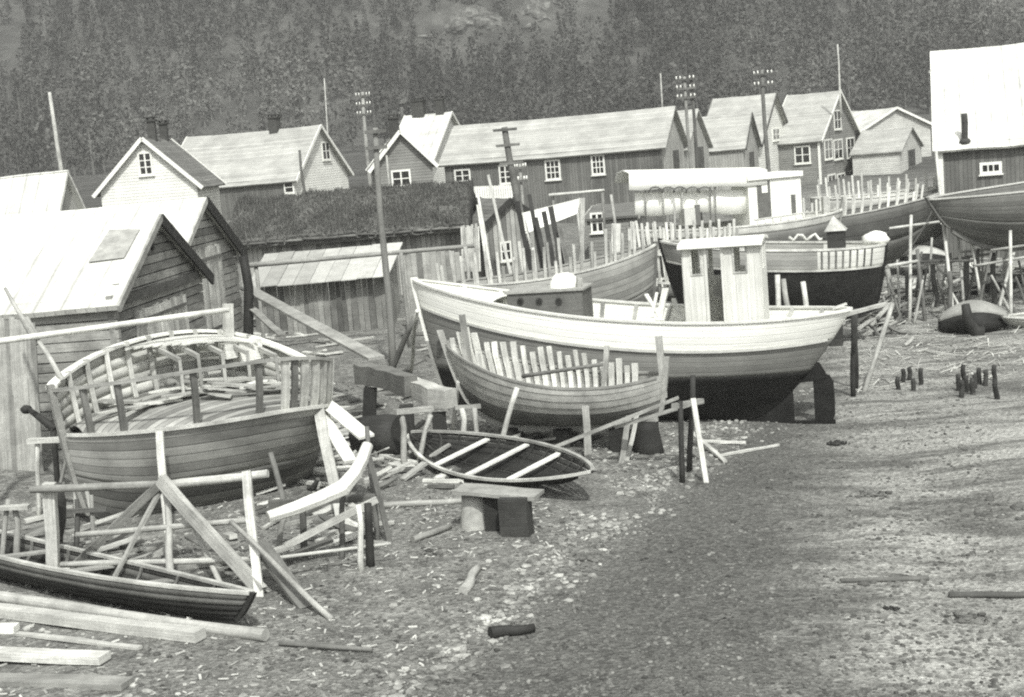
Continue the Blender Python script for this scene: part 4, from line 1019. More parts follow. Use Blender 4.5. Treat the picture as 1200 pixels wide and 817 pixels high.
# --- B: dark skiff at the lower left
def skiff():
    bow = V(288, 697, 18.5); stern = V(-150, 590, 25.6); stern.z = bow.z + .1
    h = Hull(bow, stern, gz(-4.5, 20.6) + .03, 1.25, .17, .35, .5, .5, 2.0, 2.0, .9, .85, .40, .9, 1.2, .16, .2, kw=.03)
    h.heel = -.16 if h.a.dot(Vector((1, 0, 0))) > 0 else .16
    root = base(h, 'low black skiff with pale gunwale in the bottom left corner', 'skiff', cat='skiff')
    h.shell(0.0, .62, 3, .024, rvr=.4).build('lower_planking', wood('black_clinker', .035, .2, .3, .35, .6), root, .018)
    h.shell(.62, 1.0, 2, .022, rvr=.4).build('sheer_strake', wood('grey_strake', .11, .25, .3, .3), root, .018)
    h.backbone(root, 'wood_b', .10, .06, .02, .06)
    h.ribbon(.07, .045, 1.0, dz=.01).build('gunwale', 'wood_l', root)
    for u in [.3, .4, .5, .6, .7, .8, .9]: [h.rib(u, .0, .97, 0, .05, .03, (sd,), off=.02).build('rib', 'wood_d', root) for sd in (1, -1)]
    for u in (.45, .62, .78):
        mb = MB(); a_, b_ = h.pt(u, .8, 1, .02), h.pt(u, .8, -1, .02); mb.beam(a_, b_, .2, .035); mb.build('thwart', 'wood_m', root)
skiff()

# --- A: half-planked deck boat at the left
def deckboat():
    bow = V(57, 455, 25.2); stern = V(358, 424, 28.3)
    zb0, zs0 = bow.z, stern.z
    kz = V(230, 606, 26.6).z
    h = Hull(bow, stern, kz, 3.9, -.50, .45, .22, .34, 2.0, 3.4, .85, .48, .72, .95, 1.15, .5, .2, kw=.06)
    h.skew = .65; h.heel = .07 if h.a.x > 0 else -.07
    root = base(h, 'half-planked wooden boat with round stern standing behind the timber staging', 'unfinished_boat')
    vl = lambda u: h.v_at(u, h.sheer(u) - .84 - .18 * 4 * u * (1 - u))
    h.shell(0.0, lambda u: vl(u) * .55, 6, 0, rvr=.7).build('bottom_planking', carvel('dark_bottom_planks', .12, .14, .4, .3, .45), root, .035)
    h.shell(lambda u: vl(u) * .55, vl, 6, 0, rvr=.6).build('side_planking', carvel('raw_side_planks', .23, .14, .45, .25, .45), root, .035)
    h.shell(vl, 1.0, 5, .02, sides=(-1,), rvr=1.0).build('far_bulwark', wood('bulwark_planks', .50, .45, .2, .15), root, .03)
    h.ribbon(.07, .05, vl(.5), dz=.02, sides=(1,), out=.02).build if False else None
    mb = MB(); rows = []
    for u in h.us(30): p = h.pt(u, vl(u), 1, -.02); rows.append([p - Z * .03, p + h.n * .06 - Z * .03, p + h.n * .06 + Z * .03, p - h.n * .04 + Z * .03, p - Z * .03])
    mb.grid(rows, None, False); mb.build('sheer_batten', 'wood_l', root)
    h.ribbon(.07, .06, 1.0, sides=(1,)).build('near_rail', 'wood_m', root)
    h.ribbon(.20, .05, 1.0, sides=(-1,), dz=.03).build('far_cap_rail', 'wood_w', root)
    h.backbone(root, 'wood_m', .2, .12, .10, .05)
    for u in (.93, .84, .62, .40, .26):
        h.rib(u, .3, 1.0, 0, .11, .08, (1,), off=.03).build('near_frame', 'wood_d', root)
    for u in (.30, .22, .17, .13, .095, .065, .04, .02):
        h.rib(u, .4, 1.0, 0, .16, .05, (1,), off=.02).build('stern_frame', 'wood_m', root)
    for u in (.1, .2, .3, .4, .5, .6, .7, .8, .9):
        h.rib(u, .3, 1.02, 0, .09, .07, (-1,), off=.05).build('far_frame', 'wood_l', root)
    # deck, with beams at the stern half
    vd = lambda u: vl(u) * .99
    h.deck(vd, u0=.03, u1=.95, off=.05, camber=.10, nu=24).build('deck', carvel('worn_deck', .24, .16, .2, .4, .4), root, .03)
    for k_ in range(7):   # laid rails over the stern quarter, parallel strips
        v = .99
        u0, u1 = .03 + .02 * k_, .62 - .03 * k_
        seq = []; mb = MB()
        for q in range(13):
            u = u0 + (u1 - u0) * q / 12; p = h.pt(u, 1.0, -1, .20 + .13 * k_, -.04); seq.append(p)
        rows = []
        for p in seq: rows.append([p - h.n * .03 - Z * .02, p + h.n * .03 - Z * .02, p + h.n * .03 + Z * .02, p - h.n * .03 + Z * .02, p - h.n * .03 - Z * .02])
        mb.grid(rows, None, False, .6 + .4 * random.random()); mb.build('deck_strip', 'wood_w', root)
    for u in (.12, .22, .32, .42, .5):
        mb = MB(); a_ = h.pt(u, 1, -1, .1, -.09); b_ = h.pt(u, 1, -1, 1.5, -.22); mb.beam(a_, b_, .07, .08); mb.build('deck_beam', 'wood_m', root); mb = MB(); mb.beam(b_, b_ - Z * .75, .06, .06); mb.build('deck_post', 'wood_m', root)
    # small white-painted box on deck
    q = iplane(290, 410, h.at(.5, -.9, 0), h.n); mb = MB(); mb.box(q + Z * .0, .5, .35, .4, (h.a, h.n, Z)); mb.build('hatch_coaming', 'wood_w', root); mb = MB(); mb.box(q + h.a * .42 + Z * .05, .26, .3, .3, (h.a, h.n, Z)); mb.build('hatch_coaming', 'wood_w', root)
    # post standing at the stern quarter
    o = h.at(.5, -1.35, 0)
    mb = MB(); mb.beam(iplane(268, 400, o, h.n), iplane(267, 356, o, h.n), .19, .12, up=h.n); mb.build('bollard_post', 'wood_w', root)
    return h
hA = deckboat()

def simple_hull(bow, stern, kz, B, label, up_mat, lo_mat, zsplit=.5, sag=.3, ribs=(), ext=.3, ribmat='wood_l', rail='wood_l', name='boat', deck_=None, group=None, strakes=7, step=0, **k):
    h = Hull(bow, stern, kz, B, sag, **k); root = base(h, label, name, group)
    sp_ = zsplit if callable(zsplit) else (lambda u: zsplit)
    h.shell(0.0, sp_, max(2, int(strakes * .5)), step, rvr=.5, nu=26).build('bottom_planking', lo_mat, root, .03)
    h.shell(sp_, 1.0, max(2, int(strakes * .5)), step, rvr=.7, nu=26).build('upper_planking', up_mat, root, .03)
    h.backbone(root, lo_mat, .18, .12, .10, .10)
    if rail: h.ribbon(.09, .05, 1.0, dz=.01, nu=26).build('rail', rail, root)
    for u in ribs:
        for sd in (1, -1): h.rib(u, .35, 1.0, ext * random.uniform(.6, 1.3), .085, .06, (sd,), lean=random.uniform(-.1, .2)).build('rib', ribmat, root)
    if deck_: h.deck(deck_, nu=16).build('deck', deckm, root, .02)
    return h, root
cg = carvel('bare_grey_carvel', .14, .14, .6, .15, .3); cd = carvel('dark_carvel', .11, .14, .6, .15, .3)
# --- F: ribbed hull behind the fishing boat
bow = V(767, 287, 43.5); stern = V(505, 333, 42.0); 
hF, rF = simple_hull(bow, stern, gz(0, 43) + .35, 2.7, 'pale unplanked hull with a comb of short ribs behind the white fishing boat', carvel('pale_clinker', .28, .14, .5, .2, .3), 'hull_d', .5, .30, step=0, strakes=14, ribs=[.05 + .058 * i + random.uniform(-.015, .015) for i in range(16)], ext=.75, rb=.35, rs=.4, pb=2.0, ps=2.4, m=1.15, fore=.5)
# --- G: dark-bottomed boat right of the wheelhouse
bow = V(775, 285, 45.5); stern = V(1037, 286, 43.5)
hG, rG = simple_hull(bow, stern, V(960, 372, 44).z, 2.9, 'boat with black bottom and pale bulwark right of the wheelhouse', wood('worn_bulwark', .27, .15, .2, .25), 'black', lambda u: hg_v(u), .18, ribs=[], rail='wood_l', rb=.6, rs=.35, pb=2.3, ps=3.0, qs=.55, deck_=.86) if False else (None, None)
def boatG():
    bow = V(775, 283, 45.5); stern = V(1037, 286, 43.5); kz = V(960, 372, 44).z
    h = Hull(bow, stern, kz, 2.9, .12, rb=.6, rs=.4, pb=2.3, ps=2.8, qs=.6, m=1.2, kmid=.5, kw=.06)
    root = base(h, 'boat with black bottom and pale bulwark just right of the wheelhouse')
    vs = lambda u: h.v_at(u, h.sheer(u) - .62)
    h.shell(0.0, vs, 6, 0, rvr=.4).build('tarred_bottom', 'tar', root, .04)
    h.shell(vs, 1.0, 4, 0, u0=.28, rvr=.4).build('grey_bulwark', carvel('worn_bulwark', .27, .14, .7, .1, .25), root, .04)
    h.shell(vs, 1.0, 3, 0, u0=0.0, u1=.28, rvr=.2).build('pale_stern_bulwark', carvel('pale_stern', .58, .14, .8, .05, .12), root, .04)
    h.ribbon(.10, .06, 1.0, dz=.01).build('rail', 'wood_l', root); h.backbone(root, 'black', .2, .12, .1, .3)
    mb = MB(); rows = []
    for u in h.us(26): p = h.pt(u, vs(u), 1, -.02); rows.append([p - Z * .03, p + h.n * .05 - Z * .03, p + h.n * .05 + Z * .03, p + Z * .03])
    mb.grid(rows, None, False); mb.build('rubbing_strake', 'wood_l', root)
    h.deck(lambda u: h.v_at(u, h.sheer(u) - .3), nu=18).build('deck', deckm, root, .03)
    for i in range(8):
        u = .05 + .03 * i; mb = MB(); a_, b_ = h.pt(u, vs(u) + .02, 1, -.05), h.pt(u, .99, 1, -.05); mb.beam(a_, b_, .05, .03, up=h.n); mb.build('fender_slat', 'wood_d', root)
    o = h.at(.5, .1, 0); a_, b_ = iplane(970, 295, o, h.n), iplane(989, 270, o, h.n)
    c = (a_ + b_) / 2; c0 = Vector((c.x, c.y, 0)) - h.n * .3; zc0, zc1 = a_.z - .2, b_.z
    mb = MB(); mb.box(c0 + Z * (zc0 + zc1) / 2, .52, .7, zc1 - zc0, (h.a, h.n, Z)); hb = mb.build('companion_hood', 'wood_b', root)
    mb = MB(); top = c0 + Z * (zc1 + .45) + h.a * .06
    q = [c0 + h.a * sx * .33 + h.n * sy * .42 + Z * zc1 for sx, sy in ((-1, -1), (1, -1), (1, 1), (-1, 1))]
    for i in range(4): mb.poly([q[i], q[(i + 1) % 4], top])
    mb.poly(q[::-1]); mb.build('hood_roof', 'wood_l', hb)
    return h
hG = boatG()
mb = MB(); p = V(1026, 281, 43.6); mb.blob(p, .42, .45, .26, 2, .25, 4); tag(mb.build('canvas_bundle', 'sail'), 'pale canvas bundle on the stern of the black bottomed boat', 'bundle')
mb = MB()
pts_ = [V(925 + i * 5, 278 + 4 * math.sin(i * 1.9), 44.2 - .2 * (i % 2)) for i in range(9)]; mb.tube(pts_, .05, 6); tag(mb.build('rope_coil', 'wood_w'), 'pale rope slung along the deck of the black bottomed boat', 'rope')

# --- H: boat with awning and deckhouse
def boatH():
    bow = V(985, 246, 55.0); stern = V(742, 274, 53.0); stern.z = V(742, 270, 53).z; kz = gz(8, 54) + .15
    h = Hull(bow, stern, kz, 3.4, .15, rb=.9, rs=.4, pb=2.2, ps=2.8, qs=.6, m=1.2, kw=.06)
    root = base(h, 'boat with long white awning and tall white deckhouse in the far row', 'boat')
    vs = lambda u: h.v_at(u, h.sheer(u) - .3)
    h.shell(0, vs, 6, 0, rvr=.5).build('hull_planking', cg, root, .04)
    h.shell(vs, 1.0, 2, 0, rvr=.2).build('pale_sheer_strake', 'hull_l', root, .04)
    h.ribbon(.10, .06, 1.0, dz=.01).build('rail', 'wood_w', root); h.backbone(root, 'hull_g', .2, .12, .5, .3)
    h.deck(lambda u: h.v_at(u, h.sheer(u) - .25), nu=16).build('deck', deckm, root, .03)
    o = h.at(.5, .75, 0)
    def hx(px, py, ac=.75): return iplane(px, py, h.at(.5, ac, 0), h.n)
    def slab(x0, y0, x1, y1, ac0, ac1, name, mat, par=root):
        """box whose camera side spans the two photo corners, from ac0 back to ac1 across the boat"""
        a_, b_ = hx(x0, y1, ac0), hx(x1, y0, ac0); d0, d1 = (a_ - h.at(0, 0, 0)).dot(h.a), (b_ - h.at(0, 0, 0)).dot(h.a)
        zb_ = hx((x0 + x1) / 2, y1, ac0).z; zt = hx((x0 + x1) / 2, y0, ac0).z
        mb = MB(); mb.box(h.at(0, (ac0 + ac1) / 2, (zb_ + zt) / 2) + h.a * ((d0 + d1) / 2), abs(d1 - d0), abs(ac0 - ac1), abs(zt - zb_), (h.a, h.n, Z), rv=.5); return mb.build(name, mat, par)
    dh = slab(879, 208, 938, 264, .8, -.8, 'deckhouse', 'white')
    slab(889, 212, 902, 256, .815, .79, 'door', 'wood_d', dh); slab(893, 214, 899, 226, .83, .81, 'door_pane', 'sail', dh); slab(928, 228, 932, 250, .815, .79, 'window', 'wood_d', dh); slab(876, 203, 941, 209, .9, -.9, 'deckhouse_roof', 'white', dh)
    # long awning on hoops
    mb = MB(); rows = []
    for i in range(13):
        t = i / 12; px = 737 + t * 162
        sg = .10 * math.sin(math.pi * t)
        r_ = [hx(px, 213 - t * 4 - 4, .85) - Z * sg, hx(px, 203 - t * 3.6, .7) , hx(px, 203 - t * 3.6, .7) - h.n * .7 + Z * .10, hx(px, 203 - t * 3.6, .7) - h.n * 1.4, hx(px, 213 - t * 4 + 2, .85) - h.n * 1.7]
        r_[0] = hx(px, 223 - t * 6 + .8 * math.sin(t * 17), .85)
        rows.append(r_)
    mb.grid(rows, None, True); mb.build('awning', 'sail', root, .02)
    mb = MB(); rows = []
    for i in range(15):
        t = i / 14; px = 744 + t * 132; low = 252 + 2 * math.sin(t * 9) - t * 3; rows.append([hx(px, low, .55), hx(px, 238 - t * 3, .50 + .02 * math.sin(t * 21)), hx(px, 226 - t * 4, .55)])
    mb.grid(rows, None, True); mb.build('canvas_side', 'sail', root, .02)
    for px in (757, 778, 800, 833, 839):
        mb = MB(); a_, b_ = hx(px, 262, .72), hx(px - 1, 214, .72); mb.tube([a_, b_], .03, 6); mb.build('awning_post', 'wood_m', root)
    for px in (768, 783, 797, 812, 826):
        mb = MB(); mb.tube([hx(px + 8 * math.cos(a) , 226 - 7 * math.sin(a), .86) for a in [math.pi * i / 8 for i in range(9)]], .022, 6); mb.build('awning_hoop', 'wood_d', root)
    slab(803, 244, 817, 264, .85, .3, 'engine_box', plain('engine_box_paint', .5, .15, 3)); slab(816, 240, 820, 264, .87, .80, 'box_post', 'wood_d')
    for i in range(7):
        px = 888 + i * 9; mb = MB(); mb.tube([hx(px, 268 - i * 1.3, 1.25), hx(px, 258 - i * 1.3, 1.25)], .03, 6); mb.build('rail_stanchion', 'wood_w', root)
    mb = MB(); mb.tube([hx(884, 258, 1.25), hx(945, 249, 1.25)], .035, 6); mb.build('hand_rail', 'wood_w', root)
    mb = MB(); mb.box(hx(968, 255, .2), .25, .2, 1.6, (h.a, h.n, Z)); mb.build('bow_post', 'wood_w', root)
boatH()
# pale frame staging in front of H: a comb of upright boards
def comb(x0, x1, y0, y1, Y, n, label, name='rib_frames', mat='wood_w', slope=0.0, cat='boat frame'):
    a, b_ = V(x0, y1, Y), V(x1, y1, Y); kz = gz((a.x + b_.x) / 2, Y) + .2
    bow = V(x1, (y0 + y1) / 2 + slope, Y + .6); stern = V(x0, (y0 + y1) / 2, Y); h = Hull(bow, stern, kz, 2.6, .1, rb=.5, rs=.4, ps=2.4, m=1.2)
    root = base(h, label, name, cat=cat); h.backbone(root, 'wood_m', .2, .12, .1, .1)
    for i in range(n):
        for sd in (1, -1): h.rib((i + .7) / (n + .4), .0, 1.0, .35 * random.uniform(.5, 1.3), .09, .07, (sd,), off=0).build('rib', mat, root)
    h.ribbon(.05, .10, .80, out=.03).build('ribband', mat, root); h.ribbon(.05, .08, .5, out=.03).build('ribband', mat, root)
    h.shell(0, .45, 3, .015).build('bottom_planking', 'hull_d', root, .03)
comb(738, 862, 264, 276, 50, 15, 'skeleton of a boat, a row of pale frames below the white awning')
# --- I: far hulls at the right
hI1, _ = simple_hull(V(1100, 227, 56), V(905, 262, 57), gz(14, 56) + .3, 3.2, 'grey hull in frame with a sharp dark bow below the pale grey house', cd, cd, .5, .10, ribs=[.05 + i * .052 for i in range(17)], ext=.62, ribmat='wood_w', rail='wood_m', rb=1.6, rs=.4, pb=1.9, m=1.1)
hI2, _ = simple_hull(V(1420, 182, 52), V(1088, 234, 47), V(1150, 294, 48).z, 3.8, 'big bare grey hull at the right edge below the great dark boathouse', cg, cg, .5, .12, ribs=(), rail='hull_l', rb=1.0, rs=.9, ps=2.2, qs=.75, m=1.1, aft=.9, strakes=14)
hI3, _ = simple_hull(V(1130, 213, 62), V(950, 232, 63), gz(18, 62) + .3, 3.0, 'skeleton hull with tall white frames behind the sharp dark bow', 'hull_l', 'hull_g', .5, .2, ribs=[.06 + i * .06 for i in range(15)], ext=.8, ribmat='wood_w', rail='wood_w', rb=.8, m=1.1)
# --- J: small craft lying about on the far beach
def upturned(px0, py0, px1, py1, B, label, mat='hull_l', hgt=.55, lift=0.0):
    a, b_ = G(px0, py0), G(px1, py1); zz = (gz(a.x, a.y) + gz(b_.x, b_.y)) / 2 + lift
    d = b_ - a; d.z = 0; L_ = d.length; d.normalize(); n = Vector((-d.y, d.x, 0)); root = empty('upturned_boat', Vector(((a.x + b_.x) / 2, (a.y + b_.y) / 2, zz)), label, 'boat')
    mb = MB(); rows = []; NU, NV = 24, 14
    for j in range(NV + 1):
        th_ = math.pi * j / NV; row = []
        for i in range(NU + 1):
            u = i / NU; pl = max(0, 1 - abs(2 * u - 1) ** 1.8); st = .03 * (j % 2)
            row.append(Vector((a.x, a.y, zz)) + d * (L_ * u) + n * (-math.cos(th_) * (B / 2 * pl + st)) + Z * (hgt * (.45 + .55 * pl) * math.sin(th_) ** .8))
        rows.append(row)
    UVr = [[(i * L_ / NU, j * .2) for i in range(NU + 1)] for j in range(NV + 1)]
    for nm_, s_, m_ in (('bottom_planking', slice(3, 12), mat), ('shaded_sheer_planking', slice(0, 4), 'tar'), ('shaded_sheer_planking', slice(11, 15), 'tar')):  # rows near the ground coloured black for the shadow under the boat
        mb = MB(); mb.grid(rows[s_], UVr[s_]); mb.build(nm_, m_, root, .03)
    mb = MB(); mb.tube([Vector((a.x, a.y, zz)) + d * (L_ * i / 12) + Z * (hgt * (.45 + .55 * max(0, 1 - abs(i / 6 - 1) ** 1.8)) + .02) for i in range(13)], .04, 6); mb.build('keel', 'wood_m', root)
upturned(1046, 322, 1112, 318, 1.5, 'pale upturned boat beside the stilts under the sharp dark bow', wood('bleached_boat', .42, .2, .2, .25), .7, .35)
upturned(1100, 389, 1182, 386, 1.6, 'upturned dinghy in front of the far hulls, its lower sides painted dark as shadow', 'hull_g', .85, .08)
def opensmall(px0, py0, px1, py1, B, label, mat, Y0=None):
    a, b_ = G(px0, py0), G(px1, py1); a.z += .45; b_.z += .5; h = Hull(b_, a, min(a.z, b_.z) - .45, B, .1, .35, .35, .5, m=1.2, fore=.2, aft=.2, kw=.03)
    root = base(h, label, 'rowing_boat', cat='rowing boat'); h.shell(0, 1, 5, .02).build('planking', mat, root, .02); h.ribbon(.07, .05).build('gunwale', 'wood_w', root); h.backbone(root, 'wood_d', .1, .07)
    for u in (.3, .5, .7): mb = MB(); mb.beam(h.pt(u, .8, 1), h.pt(u, .8, -1), .2, .04); mb.build('thwart', 'wood_l', root)
opensmall(1138, 322, 1226, 334, 1.6, 'open rowing boat with pale thwarts at the right edge', 'hull_d')
opensmall(1176, 388, 1280, 376, 1.5, 'pale rowing boat cut by the right edge beside the upturned dinghy', 'hull_l')
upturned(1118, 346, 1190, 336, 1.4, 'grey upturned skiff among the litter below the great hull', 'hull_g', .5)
# ------------------------------------------------------------------ poles
def pole(p0, p1, r0, r1, label, arms=(), name='utility_pole', cat='utility pole', mat='wood_m', armmat='wood_d', group=None, ins=True, arml=1.0):
    root = empty(name, p0, label, cat, group); mb = MB(); mb.log(p0 - Z * .4, p1, r0, r1, 10, 6, .03); mb.build('pole', mat, root)
    for z in arms:
        c = p0.lerp(p1, z); a = MB(); a.beam(c - Vector((arml / 2, -.02, 0)) + Vector((0, -.14, 0)), c + Vector((arml / 2, 0, arml * .0)) + Vector((0, -.14, 0)), .09, .10); ao = a.build('crossarm', armmat, root)
        if ins:
            for q in (-.45, -.25, .25, .45):
                i = MB(); i.log(c + Vector((q * arml, -.14, .04)), c + Vector((q * arml, -.14, .20)), .045, .03, 8, 1); i.build('insulator', 'white', ao)
    return root
def base_y(px, py, Y): p = V(px, py, Y); return on(p.x, p.y)
def std(top, Y, foot_px, foot_py, **k):
    a = V(foot_px, foot_py, Y); a = on(a.x, a.y); return a, V(top[0], top[1], Y)
a, b_ = std((440, 150), 41.8, 459, 425); pole(a, b_, .115, .08, 'tall wooden utility pole with two crossarms rising before the turf roof', (.985, .92), arml=.62, ins=False, mat='polew')
a, b_ = std((425, 108), 88, 434, 235); pole(a, b_, .14, .10, 'thin pale pole with small insulators above the dark gabled house', (.97, .90, .83), mat='wood_l', arml=.9)
a, b_ = std((591, 149), 54, 628, 312); pole(a, b_, .17, .12, 'leaning utility pole with three crossarms in front of the long dark workshop', (.985, .90, .80), arml=.9, ins=False, mat='wood_d')
for dx in (0, 4):
    pass
a, b_ = std((802, 90), 76, 811, 215); r_ = pole(a, b_, .10, .08, 'double utility pole with white insulators before the narrow grey house', (.98, .92, .86), arml=1.0)
mb = MB(); mb.log(a + Vector((.35, 0, -.4)), b_ + Vector((.35, 0, 0)), .10, .08, 10); mb.build('second_pole', 'wood_d', r_)
a, b_ = std((893, 82), 74, 901, 210); pole(a, b_, .13, .09, 'dark utility pole with white insulators left of the flagpole house', (.97, .90), arml=1.0, mat='wood_d')
a, b_ = std((647, 193), 62, 652, 280); a2, b2 = std((609, 190), 60, 616, 262); pole(a2, b2, .07, .06, 'short pale pole with insulators right of the leaning utility pole', (.95, .84), mat='wood_l', arml=.5)
a, b_ = std((58, 108), 60, 84, 262); mb = MB(); mb.log(a - Z * .4, b_, .14, .07, 8); tag(mb.build('mast', 'wood_l'), 'bare pale mast leaning at the far left above the low house', 'mast')
a = V(985, 118, 103.5); b_ = V(981.5, 52, 103.5); mb = MB(); mb.log(a - Z * 1.2, b_, .09, .05, 8); mb.build('flagpole', 'wood_w', rh)
a, b_ = std((351, 176), 80, 359, 235); mb = MB(); mb.log(a - Z * .3, b_, .09, .07, 8); tag(mb.build('post', 'wood_d'), 'dark bare post before the house with white gable', 'post')
a, b_ = std((453, 182), 76, 458, 232); mb = MB(); mb.log(a - Z * .3, b_, .06, .05, 8); tag(mb.build('post', 'wood_l'), 'pale thin post left of the tall white window', 'post')
a, b_ = std((774, 86), 92, 779, 190); mb = MB(); mb.log(a - Z * .3, b_, .06, .05, 8); tag(mb.build('post', 'wood_l'), 'slender pale pole rising behind the ridge of the long workshop', 'post')
a, b_ = std((380, 92), 110, 384, 190); mb = MB(); mb.log(a - Z * .3, b_, .07, .05, 8); tag(mb.build('post', 'wood_l'), 'slender pole rising behind the house with white gable', 'post')
a, b_ = std((793, 222), 47.5, 791, 330); 
mb = MB(); q = V(791, 335, 47); mb.log(on(q.x, q.y) - Z * .3, V(790, 233, 47), .05, .03, 8); tag(mb.build('pole', 'wood_m'), 'thin upright pole in front of the white awning', 'pole')

# ------------------------------------------------------------------ loose timber: each entry is one thing
def plank(a, b_, w, h, mat, label, name='plank', cat='plank', group=None, n=4, jit=.014, up=(0, 0, 1), bow=0.0):
    mb = MB(); mb.beam(a, b_, w, h, up, n, bow, jit); return tag(mb.build(name, mat), label, cat, group)
def spar(a, b_, r0, r1, mat, label, name='pole', cat='pole', group=None, bow=0.0):
    mb = MB(); mb.log(a, b_, r0, r1, 8, 5, .05, bow); return tag(mb.build(name, mat), label, cat, group)
TONE = {'wood_w': 'white', 'wood_l': 'pale', 'wood_m': 'grey', 'wood_d': 'dark', 'wood_b': 'black'}
def toned(label, m_, l=0, lo=0, hi=0):
    for w_ in ('dark ', 'pale '):
        if label.startswith(w_): label = label[5:]
    return ('short ' if l and l < lo + (hi - lo) * .33 else 'long ' if l and l > lo + (hi - lo) * .67 else '') + TONE[m_] + ' ' + label
def gp(px, py, dz=0.0): return G(px, py, dz)
def foot(px, py, Y, dz=-.12):
    p = V(px, py, Y); return on(p.x, p.y, dz)

# props and braces round the fishing boat
spar(gp(480, 438, -.1), V(489, 364, 34.6), .06, .05, 'wood_w', 'slim white prop under the bow of the fishing boat', 'prop', 'prop')
spar(foot(452, 424, 41), V(487, 372, 40), .09, .08, 'wood_d', 'dark pole leaning away from the foot of the tall utility pole', 'leaning_pole')
spar(V(283, 312, 46), V(556, 288, 46.5), .08, .07, 'wood_m', 'long horizontal pole slung in front of the lean-to', 'rail_pole')
for px, py in ((470, 296), (545, 289), (300, 311)):
    spar(foot(px + 4, py + 40, 46), V(px, py, 46.1), .07, .06, 'wood_m', 'rough upright carrying the long horizontal pole', 'support_post', 'post', 'uprights of the long horizontal pole')
plank(V(288, 337, 44), V(441, 420, 33.8), .42, .07, 'wood_m', 'wide plank ramp slanting down in front of the lean-to', 'ramp_plank', 'plank')
plank(V(291, 358, 43), V(330, 392, 38), .22, .05, 'wood_m', 'narrow board beside the top of the plank ramp', up=(0, 0, 1))
spar(gp(505, 425, -.05), V(455, 390, 38), .05, .05, 'wood_m', 'grey stick leaning towards the utility pole', 'stick') if False else None

# boat D props
plank(foot(689, 540, 28.8), V(686, 476, 28.8), .15, .08, 'wood_l', 'broad pale post propping the small clinker boat', 'prop', 'prop', up=(0, 1, 0))
plank(foot(726, 547, 28.5), V(737, 488, 28.9), .11, .07, 'wood_m', 'grey slanting post right under the clinker boat stern', 'prop', 'prop', up=(0, 1, 0))
plank(foot(733, 543, 28.7), V(746, 486, 29.0), .09, .07, 'wood_m', 'second grey slanting post crossing behind the first at the clinker boat stern', 'prop', 'prop', up=(0, 1, 0))
spar(foot(577, 504, 29.3), V(606, 455, 29.0), .06, .055, 'wood_l', 'pale round prop leaning on the near side of the clinker boat', 'prop', 'prop')
spar(foot(527, 480, 32), V(537, 447, 31.0), .05, .045, 'wood_l', 'short pale prop below the bow of the clinker boat', 'prop', 'prop')
plank(V(650, 524, 28.4), V(795, 466, 27.8), .09, .06, 'wood_l', 'long pale batten slanting down to the rowing boat', 'batten', 'batten')
plank(V(722, 500, 28.3), V(822, 470, 27.6), .20, .06, 'wood_m', 'short board laid from the trestle back to the clinker boat', 'board', 'board')
def trestleR():
    a, b_ = V(795, 474, 27.3), V(822, 469, 27.7); root = empty('trestle', foot(803, 555, 27.3, 0), 'black-legged trestle carrying the slanting battens beside the clinker boat', 'trestle')
    for f, t, m_, r_ in (((799, 558, 26.6), (797, 470, 26.8), 'wood_b', .055), ((807, 546, 27.6), (812, 440, 27.6), 'wood_b', .06)):
        mb = MB(); mb.log(foot(*f), V(*t), r_, r_ * .9, 8); mb.build('leg', m_, root)
    mb = MB(); mb.beam(foot(826, 534, 26.6), V(812, 467, 27.2), .10, .06); mb.build('leg', 'wood_w', root)
    mb = MB(); mb.beam(V(790, 476, 26.7), V(822, 470, 27.6), .12, .10); mb.build('crossbar', 'wood_m', root)
trestleR()
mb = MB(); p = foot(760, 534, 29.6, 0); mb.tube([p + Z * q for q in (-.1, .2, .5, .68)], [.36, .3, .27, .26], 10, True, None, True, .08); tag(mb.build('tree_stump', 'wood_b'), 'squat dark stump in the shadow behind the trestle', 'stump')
plank(gp(822, 519, .04), gp(874, 521, .04), .16, .04, 'wood_w', 'white board lying behind the trestle foot')
plank(gp(842, 536, .03), gp(912, 523, .03), .07, .05, 'wood_l', 'thin pale batten pointing out across the shingle')
plank(gp(812, 520, .25), gp(850, 543, .03), .10, .04, 'wood_m', 'short grey board tilted on the trestle foot')
plank(gp(806, 531, .10), gp(832, 548, .04), .12, .04, 'wood_d', 'dark board end under the trestle foot')

